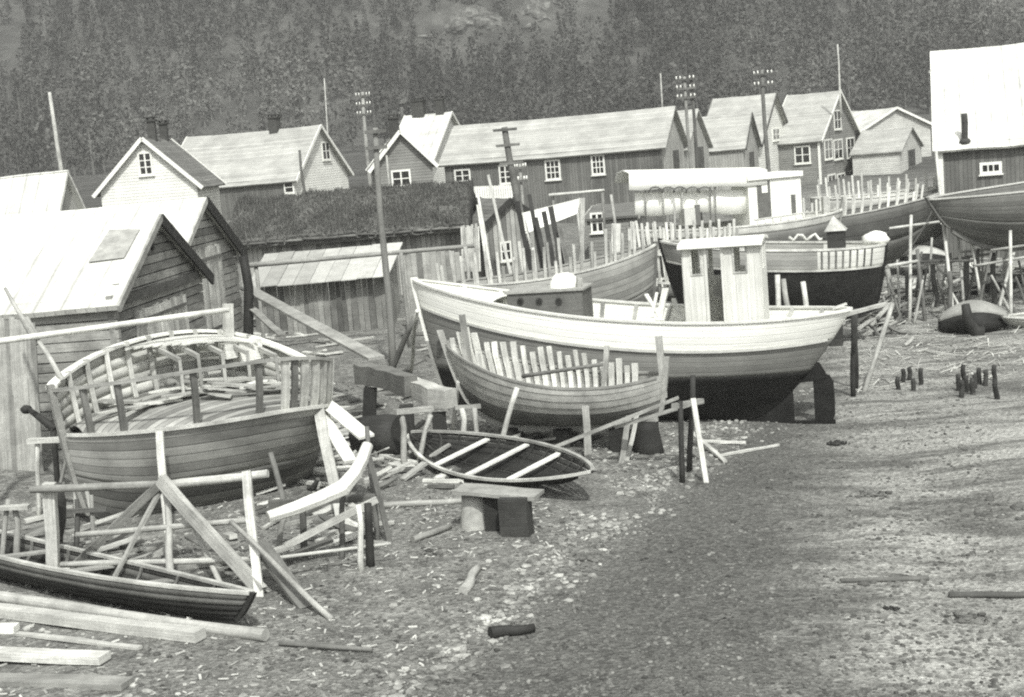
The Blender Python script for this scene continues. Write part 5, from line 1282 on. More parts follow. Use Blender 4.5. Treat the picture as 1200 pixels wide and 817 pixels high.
# --- timber staging in front of the half-planked boat
def staging():
    root = empty('staging', foot(190, 690, 21.5, 0), 'rickety pole staging in front of the half-planked boat', 'staging')
    def B(nm, a, b__, w, h, m_, **k): mb = MB(); mb.beam(a, b__, w, h, n=4, jit=.012, **k); return mb.build(nm, m_, root)
    def Lg(nm, a, b__, r0, r1, m_): mb = MB(); mb.log(a, b__, r0, r1, 8, 5, .07); return mb.build(nm, m_, root)
    B('post', foot(60, 660, 22.3), V(58, 566, 22.3), .19, .14, 'wood_l', up=(0, 1, 0)); 
    Lg('post', foot(70, 655, 22.9), V(66, 568, 22.8), .10, .09, 'wood_b')
    B('post', foot(307, 727, 20.2), V(289, 553, 21.2), .13, .09, 'wood_l', up=(0, 1, 0))
    Lg('post', foot(204, 695, 21.0), V(192, 566, 21.8), .065, .05, 'wood_m')
    Lg('rail', V(36, 574, 22.2), V(196, 567, 21.9), .065, .06, 'wood_m'); Lg('rail', V(188, 570, 21.9), V(314, 555, 21.4), .08, .065, 'wood_l')
    Lg('rail', V(90, 627, 21.9), V(302, 609, 21.1), .05, .045, 'wood_l'); Lg('rail', V(72, 662, 21.8), V(305, 655, 20.9), .05, .045, 'wood_m')
    B('brace', foot(70, 672, 22.4), V(186, 569, 21.8), .13, .06, 'wood_m', up=(0, 1, .3)); B('brace', V(134, 676, 21.2), V(188, 575, 21.9), .07, .05, 'wood_l')
    B('brace', V(307, 694, 20.3), V(188, 562, 21.6), .19, .11, 'wood_l', up=(0, 1, .3))
    Lg('brace', foot(264, 685, 20.8), V(206, 572, 22), .045, .04, 'wood_m')
    Lg('brace', foot(145, 662, 21.6), V(100, 590, 22.4), .05, .04, 'wood_m') if False else None
staging()
spar(foot(390, 732, 19.2, .0), V(270, 611, 20.9), .045, .035, 'wood_l', 'long thin pole slanting to the ground right of the staging', 'slanting_pole')
plank(foot(362, 726, 19.7, .0), V(302, 636, 20.9), .26, .06, 'wood_d', 'dark wide plank leaning behind the long thin pole')
spar(V(300, 657, 20.9), V(458, 637, 21.7), .03, .025, 'wood_w', 'thin white rod reaching right from the staging', 'rod', 'rod')
plank(foot(193, 590, 24.4, .0), V(187, 505, 24.6), .13, .08, 'wood_w', 'white prop against the near hull side of the half-planked boat', 'prop', 'prop', up=(0, 1, 0))
spar(foot(340, 600, 24.2), V(317, 531, 24.9), .055, .05, 'wood_d', 'dark slanting prop at the right quarter of the half-planked boat', 'prop', 'prop')
# curved knee timber
mb = MB(); mb.tube([V(314, 606, 21.3), V(345, 596, 21.5), (V(375, 584, 21.7)), V(400, 573, 21.9), V(415, 556, 22.1), V(424, 540, 22.3), V(431, 521, 22.5)], [.09, .11, .12, .13, .12, .11, .09], 8, False, None, True, .05)
tag(mb.build('curved_timber', 'wood_w'), 'big curved white timber lying right of the staging', 'timber')
def bench(name, label, legs, bars, cat='trestle', mat='wood_m'):
    root = empty(name, foot(*legs[0][0], 0) if False else foot(legs[0][0][0], legs[0][0][1], legs[0][0][2], 0), label, cat)
    for f, t, r_, m_ in legs: mb = MB(); mb.log(foot(*f), V(*t), r_, r_ * .85, 8, 4, .07); mb.build('leg', m_, root)
    for a, b__, w, h, m_ in bars: mb = MB(); mb.beam(V(*a), V(*b__), w, h, n=3, jit=.012); mb.build('crossbar', m_, root)
bench('trestle', 'low trestle of round sticks under the curved white timber', [((357, 640, 22.2), (352, 583, 22.2), .06, 'wood_d'), ((424, 668, 21.3), (420, 592, 21.3), .05, 'wood_l'), ((434, 665, 21.5), (431, 590, 21.5), .07, 'wood_b'), ((398, 645, 22), (402, 572, 22.4), .05, 'wood_d'), ((318, 655, 21.8), (335, 600, 22), .05, 'wood_m')],
      [((335, 640, 21.6), (442, 585, 21.8), .12, .09, 'wood_m'), ((315, 590, 22.6), (440, 583, 22.6), .13, .1, 'wood_d'), ((295, 655, 21.2), (340, 640, 21.6), .14, .06, 'wood_l')])
bench('trestle', 'small sawhorse left of the bow of the half-planked boat', [((38, 562, 25.8), (44, 516, 25.8), .05, 'wood_l'), ((84, 565, 25.3), (85, 522, 25.6), .05, 'wood_l'), ((104, 560, 25.0), (92, 530, 25.4), .045, 'wood_m'), ((52, 555, 26), (80, 528, 25.9), .035, 'wood_m')],
      [((33, 517, 25.8), (96, 514, 25.6), .13, .09, 'wood_l')])
bench('trestle', 'broken trestle among the rubble at the left edge', [((-5, 640, 23), (10, 585, 23.2), .05, 'wood_m'), ((18, 632, 23), (17, 595, 23.2), .06, 'wood_m'), ((88, 635, 23.4), (90, 585, 23.6), .05, 'wood_d'), ((107, 630, 23.4), (107, 580, 23.6), .04, 'wood_m')],
      [((-20, 596, 23.1), (34, 594, 23.1), .16, .06, 'wood_l'), ((60, 600, 23.5), (125, 597, 23.5), .08, .07, 'wood_d')])
# white boards leaning on the stern of the half-planked boat
plank(V(372, 466, 27.2), V(430, 512, 25.2), .30, .045, 'wood_w', 'upper white board sloping from the round stern', up=(.2, -.5, 1))
plank(V(373, 480, 26.8), V(411, 541, 24.8), .24, .045, 'wood_w', 'lower white board sloping from the round stern', up=(.2, -.5, 1))
plank(foot(400, 585, 23.6), V(372, 470, 26.6), .20, .06, 'wood_m', 'grey board standing on end against the round stern', up=(0, 1, 0))
plank(foot(455, 600, 22.9), V(432, 535, 23.2), .09, .06, 'wood_d', 'dark bent stake right of the curved timber', 'stake', 'stake')
spar(foot(438, 590, 23.2), V(430, 500, 23.8), .05, .04, 'wood_d', 'dark stake beside the curved timber end', 'stake', 'stake')
# pole over the boat, and oar-like pole at the left
spar(V(-30, 404, 25.6), V(268, 363, 28.2), .06, .055, 'wood_w', 'long white pole resting across the top of the half-planked boat', 'white_pole')
spar(foot(-30, 560, 25.4), V(-26, 398, 25.5), .07, .06, 'wood_m', 'post at the left edge carrying the long white pole', 'post', 'post')
mb = MB(); mb.log(V(6, 338, 27.4), V(74, 447, 25.4), .035, .05, 8); a0, a1 = V(28, 373, 26.8), V(42, 397, 26.3); mb.beam(a0, a1, .16, .05, n=2); 
ob = mb.build('oar', 'wood_m'); tag(ob, 'dark oar slanting against the bow of the half-planked boat', 'oar')
# upright slabs at the left edge before the boathouse
mb = MB()
for i in range(9):
    x = -10 + i * 6; a = foot(x + 4, 512, 28.6); b__ = V(x, 374 + random.uniform(-4, 7) , 28.6); mb.beam(a, b__, .115, .04, up=(0, 1, 0), n=2, jit=.01)
tag(mb.build('slab_screen', 'wood_m'), 'screen of upright weathered slabs at the left edge before the boathouse', 'plank screen')
# white bag / stump and dark box under it
mb = MB(); mb.blob(V(31, 480, 27.6), .12, .12, .09, 2, .2, 3); 
mb.tube([V(34, 480, 27.5), V(50, 492, 27.2), V(66, 504, 27.0)], [.05, .07, .09], 8)
mb.log(foot(62, 530, 27.0), V(62, 502, 27.0), .06, .06); tag(mb.build('capstan', 'wood_b'), 'dark slanting winch drum with pale end beside the bow of the half-planked boat', 'winch')

# --- squared timbers on blocks (middle)
def hewn():
    root = empty('hewn_timber', foot(470, 505, 32, 0), 'pair of heavy hewn timbers lying on blocks below the utility pole', 'timber')
    for a, b__, w, h, m_ in (((424, 437, 33.6), (482, 452, 31.4), .34, .46, 'wood_d'), ((470, 452, 31.9), (529, 468, 30.4), .34, .40, 'wood_m')):
        mb = MB(); mb.beam(V(*a), V(*b__), w, h, n=7, jit=.06); mb.build('timber', m_, root)
    for f, t in (((432, 505, 33), (434, 455, 33)), ((478, 512, 31), (476, 475, 31)), ((516, 512, 30.6), (514, 484, 30.6))):
        mb = MB(); mb.beam(foot(*f), V(*t), .3, .3, up=(0, 1, 0)); mb.build('block', 'wood_b', root)
hewn()
mb = MB(); p = foot(447, 520, 29.8, 0); mb.tube([p + Z * .40 + Vector((-.5, .3, 0)), p + Z * .42 + Vector((.1, 0, 0)), p + Z * .44 + Vector((.45, -.2, 0))], [.40, .45, .40], 14, True, None, True, .03); tag(mb.build('barrel', 'wood_b'), 'dark tarry barrel on its side below the hewn timbers', 'barrel')
bench('trestle', 'crooked trestle between the barrel and the rowing boat', [((474, 532, 28.6), (470, 484, 28.8), .07, 'wood_l'), ((484, 530, 28.7), (505, 486, 29), .06, 'wood_m'), ((543, 505, 30), (541, 478, 30), .07, 'wood_l'), ((558, 503, 30), (556, 478, 30), .06, 'wood_l')],
      [((463, 483, 28.7), (506, 479, 29.2), .14, .1, 'wood_l'), ((533, 478, 30), (563, 476, 30.1), .12, .08, 'wood_m')])
# --- block table on the beach
def blocktable():
    p = foot(584, 632, 23.2, 0); root = empty('block_bench', p, 'slab bench on two heavy blocks standing on the beach below the rowing boat', 'bench')
    a = V(538, 575, 23.6); b__ = V(630, 580, 23.0)
    mb = MB(); mb.beam(V(537, 573, 23.7), V(632, 580, 23.2), .55, .07, n=4, jit=.02); mb.build('slab', 'wood_m', root)
    mb = MB(); q = foot(560, 625, 23.7, 0); rows = []
    for i in range(7):
        z = -.12 + i * .145; k = 1 - .05 * i; rows.append([q + Vector((math.cos(t) * .30 * k * (1 + .12 * noise.noise(Vector((math.cos(t) * 2, math.sin(t) * 2, i * .4)))), math.sin(t) * .22 * k, z)) for t in [2 * math.pi * (j % 14) / 14 for j in range(15)]])
    zt = V(560, 578, 23.7).z - .03; rows[-1] = [Vector((p_.x, p_.y, zt)) for p_ in rows[-1]]
    mb.grid(rows); mb.build('stone_leg', 'stone', root)
    q1 = foot(584, 628, 23.5, 0); mb = MB(); mb.box(Vector((q1.x, q1.y + .1, (q1.z - .1 + zt) / 2)), .40, .5, zt - q1.z + .1); mb.build('dark_gap_filler', 'wood_b', root)  # black filler added to darken the gap between the legs
    q0 = foot(607, 634, 22.9, 0); zt = V(607, 583, 23).z
    mb = MB(); mb.box(Vector((q0.x, q0.y + .2, (q0.z - .1 + zt) / 2)), .48, .42, zt - q0.z + .1, (Vector((.97, -.24, 0)), Vector((.24, .97, 0)), Z)); mb.build('box_leg', 'wood_b', root)
blocktable()

# --- timbers in the lower left corner
spar(gp(-60, 700, .10), gp(312, 752, .09), .10, .09, 'wood_m', 'long dark log lying under the black skiff', 'log', 'log')
plank(gp(-60, 716, .10), gp(236, 752, .09), .22, .14, wood('timber_top', .36, .1, .3, .25), 'squared timber with pale top below the long dark log', 'squared_timber', 'timber')
plank(gp(-60, 770, .08), gp(124, 778, .08), .26, .10, 'wood_l', 'pale thick plank near the bottom left corner')
plank(gp(-60, 744, .06), gp(20, 741, .06), .2, .10, 'wood_w', 'short pale plank end at the left edge')
plank(gp(20, 745, .03), gp(165, 762, .03), .10, .04, 'wood_m', 'thin grey board between the squared timber and the pale plank')
plank(gp(-40, 800, .05), gp(150, 806, .05), .30, .08, 'wood_m', 'grey plank at the very bottom left')
spar(gp(328, 757, .04), gp(437, 765, .04), .04, .03, 'wood_d', 'thin dark stick on the ground right of the long log', 'stick', 'stick')
spar(gp(575, 748, .07), gp(626, 741, .06), .09, .06, 'wood_b', 'short black driftwood log on the lower beach', 'driftwood', 'driftwood')
spar(gp(543, 697, .05), gp(561, 668, .05), .08, .06, 'wood_m', 'short pale log lying on the tide line', 'log', 'log')
spar(gp(484, 636, .05), gp(528, 620, .05), .06, .05, 'wood_m', 'short grey stick left of the slab bench', 'stick', 'stick')
spar(gp(445, 596, .05), gp(545, 590, .05), .06, .06, 'wood_m', 'grey pole on the ground behind the slab bench', 'log', 'log')
plank(gp(460, 545, .04), gp(485, 552, .04), .25, .05, 'wood_l', 'pale offcut before the crooked trestle')
plank(gp(448, 536, .05), gp(487, 546, .05), .18, .06, 'wood_l', 'grey beam end by the barrel')
# right-hand beach
spar(gp(1112, 700, .03), gp(1230, 699, .03), .05, .05, 'wood_d', 'long dark stick at the right edge of the sand', 'stick', 'stick')
spar(gp(985, 683, .03), gp(1088, 680, .03), .035, .05, 'wood_d', 'ragged dark branch on the sand', 'branch', 'branch')
mb = MB()
for i in range(14): mb.blob(gp(1052 + random.gauss(0, 16), 680 + random.gauss(0, 3), .0), .08, .06, .035, 1, 1.2, i)
tag(mb.build('seaweed_clump', 'wood_d'), 'dark seaweed heap at the end of the ragged branch', 'seaweed')
def lump(px, py, r_, n, label, mat='wood_b', name='seaweed_clump', cat='seaweed', flat=.6):
    mb = MB(); c = gp(px, py)
    for i in range(n * 5):
        x, y = c.x + random.gauss(0, r_ * .6), c.y + random.gauss(0, r_ * .4); mb.blob(Vector((x, y, gz(x, y) + r_ * flat * .5 * random.random())), r_ * random.uniform(.15, .4), r_ * random.uniform(.15, .4), r_ * flat * random.uniform(.2, .5), 1, 1.3, i)
    tag(mb.build(name, mat), label, cat)
lump(981, 521, .16, 7, 'dark weedy lump on the shingle right below the rudder')
lump(1142, 728, .22, 8, 'brown weed mound on the sand near the lower right corner', 'wood_d', flat=.4)
lump(1044, 714, .09, 3, 'small black stone lump on the pale sand')
mb = MB(); c = gp(1155, 600)
for i in range(160):
    x, y = c.x + random.gauss(0, .9), c.y + random.gauss(0, .35); mb.blob(Vector((x, y, gz(x, y))), random.uniform(.04, .12), random.uniform(.04, .1), .03, 1, .6, i)
tag(mb.build('seaweed_mat', 'wood_d'), 'broad low mat of dark weed at the right edge', 'seaweed', kind='stuff')
lump(1020, 580, .22, 6, 'small weed patch left of the broad weed mat', 'wood_d', flat=.25)
lump(690, 655, .2, 7, 'weedy stones on the edge of the shingle', 'wood_d', flat=.4)
# old pile stubs standing in the sand
for i, (px, py, hh) in enumerate(((1052, 457, .22), (1059, 449, .24), (1067, 446, .22), (1071, 458, .20), (1079, 451, .32))):
    p = gp(px, py); spar(p - Z * .1, p + Z * (hh + .12) + Vector((random.uniform(-.03, .03), 0, 0)), .065, .06, 'wood_b', 'dark stub in the smaller left cluster of old piles in the sand', 'pile_stub', 'pile', 'left cluster of pile stubs')
for i, (px, py, hh) in enumerate(((1124, 458, .3), (1128, 466, .3), (1130, 452, .42), (1134, 459, .3), (1139, 462, .28), (1143, 455, .22), (1147, 450, .3), (1155, 452, .28), (1165, 446, .28), (1168, 468, .35))):
    p = gp(px, py); spar(p - Z * .1, p + Z * (hh + .12) + Vector((random.uniform(-.03, .03), 0, 0)), .07, .06, 'wood_b', 'dark stub in the larger right cluster of old piles in the sand', 'pile_stub', 'pile', 'right cluster of pile stubs')

# --- props under boats G, H and I
for k_, (f, t) in enumerate((((911, 372, 42.4), (911, 322, 42.6)), ((932, 372, 42.2), (918, 327, 42.6)), ((949, 368, 42.0), (941, 330, 42.4)))):
    spar(foot(*f), V(*t), .09, .08, 'wood_l', 'pale prop against the black bottom right of the wheelhouse', 'prop', 'prop', 'props of the black bottomed boat')
plank(V(990, 369, 33.6), V(1038, 356, 35), .12, .08, 'wood_l', 'pale rail running back from the stern of the fishing boat', 'rail', 'rail')
spar(foot(1008, 403, 36), V(1046, 356, 37), .07, .06, 'wood_l', 'pale prop slanting right of the rudder', 'prop', 'prop')
spar(foot(997, 400, 35.5), V(999, 362, 35.3), .07, .06, 'wood_b', 'black post behind the stern of the fishing boat', 'post', 'post')
spar(foot(1000, 400, 36.5), V(1003, 362, 36.3), .06, .06, 'wood_b', 'second black post behind the stern of the fishing boat, farther back', 'post', 'post')
for k_, (f, t, r_, m_, lb) in enumerate((
    ((1064, 345, 47), (1068, 252, 48), .06, 'wood_l', 'tall pale stilt below the left end of the big grey hull'),
    ((1117, 345, 45.5), (1097, 178, 50), .06, 'wood_w', 'very tall white pole rising before the great dark boathouse'),
    ((1082, 335, 47), (1075, 292, 47.4), .07, 'wood_d', 'dark crooked stake in front of the pale upturned boat'),
    ((1128, 320, 48), (1120, 236, 49), .05, 'wood_l', 'thin prop against the planking of the big grey hull'),
    ((1150, 318, 47.6), (1136, 262, 48.4), .05, 'wood_l', 'short thin prop in the middle of the big grey hull'),
    ((1112, 350, 45), (1113, 318, 45), .08, 'wood_d', 'dark short post before the end of the pale upturned boat'),
    ((1165, 330, 47), (1188, 296, 48), .06, 'wood_l', 'slanting prop at the right of the big grey hull'),
    ((1183, 330, 46), (1184, 270, 46.5), .06, 'wood_l', 'upright pale prop close to the right edge'))):
    spar(foot(*f), V(*t), r_, r_ * .9, m_, lb, 'prop', 'prop')
spar(V(1040, 312, 46.2), V(1075, 306, 47), .06, .05, 'wood_l', 'pale rail beside the stern of the black bottomed boat', 'rail', 'rail')
spar(V(1042, 268, 50), V(1160, 252, 50), .05, .05, 'wood_l', 'long thin rail nailed across the stilts below the far hulls', 'rail', 'rail')
mb = MB(); mb.beam(V(1108, 249, 49), V(1124, 248, 49), .12, .05); tag(mb.build('board', 'wood_l'), 'small pale step board on the side of the big grey hull', 'board')
for i in range(9):
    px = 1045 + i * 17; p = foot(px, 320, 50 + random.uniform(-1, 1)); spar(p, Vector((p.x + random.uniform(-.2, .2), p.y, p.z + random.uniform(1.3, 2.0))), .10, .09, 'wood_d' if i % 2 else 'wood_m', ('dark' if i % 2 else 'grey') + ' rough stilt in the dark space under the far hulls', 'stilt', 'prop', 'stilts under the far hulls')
mb = MB(); q = foot(1131, 345, 43.5, 0); 
mb.tube([q + Vector((0, 0, 1.0)), q + Vector((.05, 0, .55)), q + Vector((.25, 0, .12)), q + Vector((.5, 0, .08))], [.12, .17, .2, .22], 8, True, None, True, .2); tag(mb.build('tree_root', 'wood_b'), 'dark root-like snag among the litter on the far beach', 'driftwood')

# --- boards and sticks between the sheds and the ribbed hull (centre)
ctr = [((606, 236), (628, 300), .16, 'wood_b', 'black plank'), ((620, 228), (640, 305), .14, 'wood_b', 'b'), ((645, 242), (668, 318), .18, 'wood_b', 'b'), ((637, 248), (655, 312), .16, 'wood_b', 'b'), ((628, 255), (648, 312), .14, 'wood_b', 'b'), ((655, 262), (676, 312), .10, 'wood_d', 'b')]
for a, b__, w, m_, _ in ctr:
    Yc = 47 + random.uniform(-.4, .4); plank(foot(b__[0] + 6, b__[1] + 25, Yc - .6), V(a[0], a[1], Yc + .5), w, .05, m_, 'black plank in the stack of boards leaning behind the ribbed hull', 'leaning_plank', 'plank', 'black planks leaning behind the ribbed hull', up=(0, 1, 0))
for a, b__, w in (((572, 205), (600, 262), .09), ((613, 250), (634, 300), .08), ((560, 240), (568, 300), .09), ((608, 283), (612, 320), .1), ((560, 228), (572, 256), .08), ((564, 262), (566, 310), .07)):
    Yc = 48 + random.uniform(-1, 1); plank(foot(b__[0] + 8, b__[1] + 30, Yc - .5), V(a[0], a[1], Yc + .5), w, .04, 'wood_w', 'pale lath standing among the black planks', 'lath', 'plank', 'pale laths behind the ribbed hull', up=(0, 1, 0))
plank(foot(675, 335, 46), V(683, 232, 46.6), .14, .10, 'wood_l', 'tall pale forked post right of the black planks', 'post', 'post', up=(0, 1, 0))
plank(foot(712, 325, 46.5), V(722, 262, 46.8), .30, .06, 'wood_w', 'broad white board standing up left of the white awning', 'board', 'board', up=(0, 1, 0))
plank(foot(738, 322, 46.5), V(740, 268, 46.8), .26, .06, 'wood_w', 'second broad white board standing up, nearer the white awning', 'board', 'board', up=(0, 1, 0))
spar(foot(728, 290, 50), V(716, 228, 50.5), .06, .05, 'wood_l', 'slanting pale stick left of the white awning', 'stick', 'stick')
spar(V(643, 229, 55), V(708, 223, 55.5), .06, .05, 'wood_w', 'long white spar lying over the sail roof before the workshop', 'spar', 'spar')
for px in (648, 706): spar(foot(px + 3, 290, 55.2), V(px, 226, 55.2), .05, .05, 'wood_m', 'thin post carrying the long white spar', 'post', 'post', 'posts of the long white spar')
# sail-like canvas roof
mb = MB(); c = [V(612, 250, 53), V(679, 233, 54), V(677, 250, 52.5), V(640, 262, 52), V(616, 272, 52)]
rows = []
for i in range(9):
    t = i / 8; top = V(612, 250, 53).lerp(V(679, 233, 54), t); bot = V(616, 274, 51.6).lerp(V(677, 250, 52.4), t); rows.append([top.lerp(bot, q / 4) + Z * (-.12 * math.sin(math.pi * q / 4) * math.sin(math.pi * t)) for q in range(5)])
mb.grid(rows); cv = mb.build('canvas_roof', 'sail', None, .03); tag(cv, 'sagging white canvas sheet stretched above the black planks', 'canvas sheet')
for (px, py, Y) in ((612, 250, 53), (679, 233, 54), (616, 272, 51.7), (677, 250, 52.4)):
    mb = MB(); mb.log(foot(px + 2, py + 40, Y), V(px, py, Y) + Z * .03, .05, .045, 8); mb.build('pole', 'wood_m', cv)
# white low fence with gate before the workshop
def fence(x0, y0, x1, y1, Y, n, label, ht=.9, mat='white'):
    root = empty('picket_fence', foot((x0 + x1) / 2, y0, Y, 0), label, 'fence')
    a, b__ = V(x0, y0, Y), V(x1, y1, Y)
    for q in (.0, -.45): mb = MB(); mb.beam(a + Z * (q - .1), b__ + Z * (q - .1), .04, .09); mb.build('rail', mat, root)
    mb = MB()
    for i in range(n): p = a.lerp(b__, (i + .5) / n); g0 = gz(p.x, p.y); mb.beam(Vector((p.x, p.y - .05, g0)), p + Vector((0, -.05, 0)), .09, .03, up=(0, 1, 0))
    mb.build('pickets', mat, root)
fence(540, 219, 600, 217, 66, 22, 'short white picket fence before the left window of the workshop')
mb = MB(); mb.box(V(400, 236, 70), 3.2, .2, 1.0); tag(mb.build('white_wall', 'white'), 'low white wall between the white gable and the dark gabled house', 'wall')
spar(gp(1046, 352, .3), gp(1100, 350, .3), .06, .05, 'wood_d', 'grey pole lying at the edge of the litter beach', 'log', 'log')

# --- scrap heaps: individual boards
def heap(n, cx, cy, sx, sy, label, group, lmin=.5, lmax=1.8, mats=('wood_l', 'wood_w', 'wood_m', 'wood_d'), lift=.25):
    for i in range(n):
        px, py = random.gauss(cx, sx), random.gauss(cy, sy); p = gp(px, py); l = random.uniform(lmin, lmax); a = random.uniform(-1.2, 1.2); d = Vector((math.cos(a), math.sin(a) * .8, 0)) * l / 2
        A, B__ = p - d, p + d; A.z = gz(A.x, A.y) + .03; B__.z = gz(B__.x, B__.y) + .03 + random.random() ** 2 * lift
        plank(A, B__, random.uniform(.07, .2), random.uniform(.025, .07), (mm := random.choice(mats)), toned(label, mm, l, lmin, lmax), 'scrap_board', 'board', group, n=2)
heap(22, 395, 520, 18, 22, 'scrap board in the heap beside the round stern', 'scrap boards beside the round stern')
heap(26, 370, 615, 40, 18, 'scrap board in the heap under the curved timber', 'scrap boards under the curved timber', .4, 1.2)
heap(22, 340, 400, 35, 14, 'scrap board in the litter below the lean-to', 'scrap boards below the lean-to', .6, 2.2)
heap(18, 60, 620, 50, 14, 'scrap board in the rubble behind the black skiff', 'scrap boards behind the black skiff', .3, 1.0)
heap(16, 180, 655, 60, 14, 'offcut on the ground under the staging', 'offcuts under the staging', .3, .9, ('wood_m', 'wood_d', 'wood_l'))
heap(34, 1030, 372, 18, 12, 'scrap board in the tangle right of the fishing boat stern', 'scrap boards right of the fishing boat stern', .6, 2.0, ('wood_d', 'wood_m', 'wood_b', 'wood_l'), .7)
heap(34, 1085, 348, 34, 7, 'scrap board in the pale litter on the far beach', 'scrap boards on the far beach', .8, 2.6, ('wood_l', 'wood_w', 'wood_m'), .5)
heap(20, 1150, 330, 40, 8, 'scrap board around the open rowing boat at the right edge', 'scrap boards at the right edge', .8, 2.2, ('wood_l', 'wood_m', 'wood_d'), .7)
heap(14, 470, 560, 40, 10, 'scrap board left of the rowing boat', 'scrap boards left of the rowing boat', .3, .9)
heap(12, 500, 400, 18, 12, 'scrap board on the slope behind the fishing boat bow', 'scrap boards behind the fishing boat bow', .6, 1.6)
heap(12, 560, 525, 35, 8, 'scrap board under the clinker boat', 'scrap boards under the clinker boat', .4, 1.0)
# junk and dark clutter between the boats
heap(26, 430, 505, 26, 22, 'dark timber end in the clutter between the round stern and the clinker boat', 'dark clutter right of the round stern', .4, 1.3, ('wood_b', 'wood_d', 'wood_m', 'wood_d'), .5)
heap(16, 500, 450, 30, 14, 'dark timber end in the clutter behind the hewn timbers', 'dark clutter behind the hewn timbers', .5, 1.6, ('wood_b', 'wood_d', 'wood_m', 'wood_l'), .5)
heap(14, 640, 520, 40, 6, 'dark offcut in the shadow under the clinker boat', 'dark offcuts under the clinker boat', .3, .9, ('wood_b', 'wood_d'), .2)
def knees(n, cx, cy, sx, sy, label, group, mats=('wood_l', 'wood_m', 'wood_d')):
    for i in range(n):
        p = gp(random.gauss(cx, sx), random.gauss(cy, sy)); a = random.random() * 6.28; d = Vector((math.cos(a), math.sin(a), 0)); l = random.uniform(.4, .9); t = random.uniform(.2, .6)
        mb = MB(); mb.tube([p + d * (l * (q / 6 - .5)) + Z * (.05 + l * t * (q / 6) ** 2.2) for q in range(7)], [.05, .06, .065, .065, .06, .05, .04], 6, False, None, True, .1); mm = random.choice(mats); tag(mb.build('crooked_branch', mm), toned(label, mm), 'branch', group)
knees(12, 410, 560, 25, 30, 'crooked branch sticking up between the round stern and the rowing boat', 'crooked branches right of the round stern')
knees(12, 1040, 375, 22, 12, 'crooked branch in the tangle right of the fishing boat stern', 'crooked branches right of the fishing boat stern', ('wood_d', 'wood_b', 'wood_m'))
knees(10, 1120, 335, 50, 8, 'crooked branch among the litter below the big grey hull', 'crooked branches on the far beach', ('wood_d', 'wood_m', 'wood_l'))
for i in range(26):
    px = 1045 + i * 6.5 + random.uniform(-4, 4); Yc = random.uniform(46, 52); p = foot(px, 320, Yc); tp = Vector((p.x + random.uniform(-.7, .7), p.y + .3, p.z + random.uniform(1.0, 2.2)))
    mm = random.choice(('wood_l', 'wood_m', 'wood_d')); spar(p, tp, .05, .04, mm, toned('thin stick propped among the scaffolding under the far hulls', mm, (tp - p).length, 1.0, 2.3), 'stick', 'stick', 'scaffold sticks under the far hulls')
for i in range(9):
    px = 1035 + i * 18; Yc = random.uniform(45, 50); a = V(px, 300 + random.uniform(-14, 14), Yc); b__ = a + Vector((random.uniform(1.2, 2.6), random.uniform(-.6, .6), random.uniform(-.25, .25)))
    mm = random.choice(('wood_l', 'wood_m', 'wood_d')); spar(a, b__, .045, .04, mm, TONE[mm] + ' thin cross pole tied across the scaffolding under the far hulls', 'cross_pole', 'pole', 'cross poles under the far hulls')
# loose timber lying inside the half-planked boat
for i in range(22):
    u = random.uniform(.12, .8); zc = hA.pt(u, .78, 1, .4).z; c = hA.at(u, random.uniform(-.9, .9), 0); v_ = hA.v_at(u, hA.sheer(u) - .84 - .18 * 4 * u * (1 - u)); zl = hA.pt(u, v_, 1).z; zr = hA.pt(u, v_, -1).z
    ac = random.uniform(-.8, .8); c = hA.at(u, ac, 0); zd = (zl + zr) / 2 + (zl - zr) / 2 * ac / 1.9 + .14; a = random.uniform(-.8, .8) + math.atan2(hA.a.y, hA.a.x); d = Vector((math.cos(a), math.sin(a), 0)) * random.uniform(.3, .8)
    plank(Vector((c.x, c.y, zd)) - d, Vector((c.x, c.y, zd + random.random() * .25)) + d, random.uniform(.08, .2), .04, (mm := random.choice(('wood_w', 'wood_l', 'wood_w', 'wood_m'))), toned('loose board lying on the deck inside the half-planked boat', mm, d.length, .3, .8), 'loose_board', 'board', 'loose boards inside the half-planked boat')
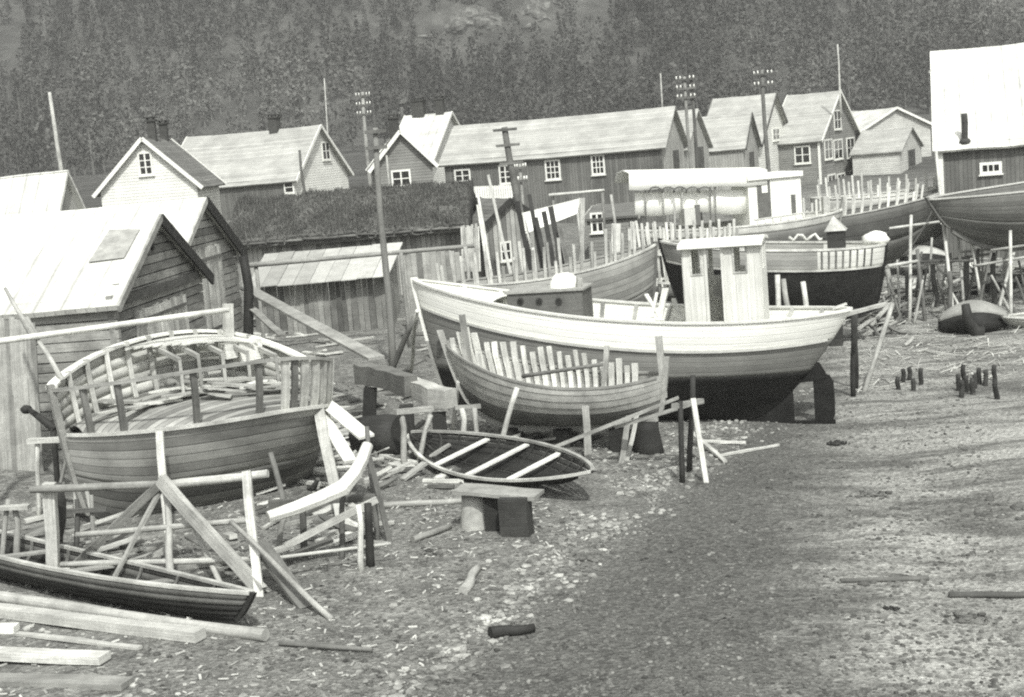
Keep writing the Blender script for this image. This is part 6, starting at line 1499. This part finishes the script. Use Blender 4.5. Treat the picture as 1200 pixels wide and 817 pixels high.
# crags on the hillside
crag(0, 7, 1.5, 'pale rock face on the hillside above the turf roof')
crag(2, 5, 7.5, 'low pale rock in the trees above the dark gabled house')
crag(1, 7, 4.5, 'small pale crag right of the larger rock face')
# keel blocks under the boats
def blocks(h, label, us_, w=.3, group=None):
    for u in us_:
        p = h.at(u, 0, 0); xk = h.rs + (h.L - h.rs - h.rb) * u; p = h.at(0, 0, 0) + h.a * xk; zt = h.keel(u) - .08; g0 = gz(p.x, p.y) - .1
        if zt - g0 < .06: continue
        mb = MB(); mb.box(Vector((p.x, p.y, (g0 + zt) / 2)), w * 1.2, w * 2, zt - g0, (h.a, h.n, Z)); tag(mb.build('keel_block', 'wood_b'), label, 'keel block', group)
blocks(hE, 'black keel block under the white fishing boat', (.3, .55, .8), group='keel blocks of the fishing boat')
blocks(hA, 'black keel block under the half-planked boat', (.2, .5, .8), group='keel blocks of the half-planked boat')
blocks(hD, 'black keel block under the small clinker boat', (.2, .5, .8), group='keel blocks of the clinker boat')
blocks(hF, 'black keel block under the ribbed hull', (.2, .5, .8), group='keel blocks of the ribbed hull')
blocks(hG, 'black keel block under the black bottomed boat', (.2, .5, .8), group='keel blocks of the black bottomed boat')
blocks(hI1, 'black keel block under the sharp dark bow', (.2, .5, .8), .4, group='keel blocks of the sharp bowed hull')

# ------------------------------------------------------------------ haze
mb = MB(); mb.box((0, 330, 75), 1300, 760, 190); hz = mb.build('haze', 'white', origin=Vector((0, 0, 0)))
hm = bpy.data.materials.new('haze_air'); hm.use_nodes = True; hn = hm.node_tree; hn.nodes.clear()
ho = hn.nodes.new('ShaderNodeOutputMaterial'); hv = hn.nodes.new('ShaderNodeVolumePrincipled')
hv.inputs['Color'].default_value = (.96, .97, .93, 1); hv.inputs['Density'].default_value = .0007; hv.inputs['Anisotropy'].default_value = .2
hn.links.new(hv.outputs[0], ho.inputs['Volume']); hz.data.materials.clear(); hz.data.materials.append(hm); tag(hz, 'thin pale haze in the air over the yard and hillside', 'haze', kind='stuff')
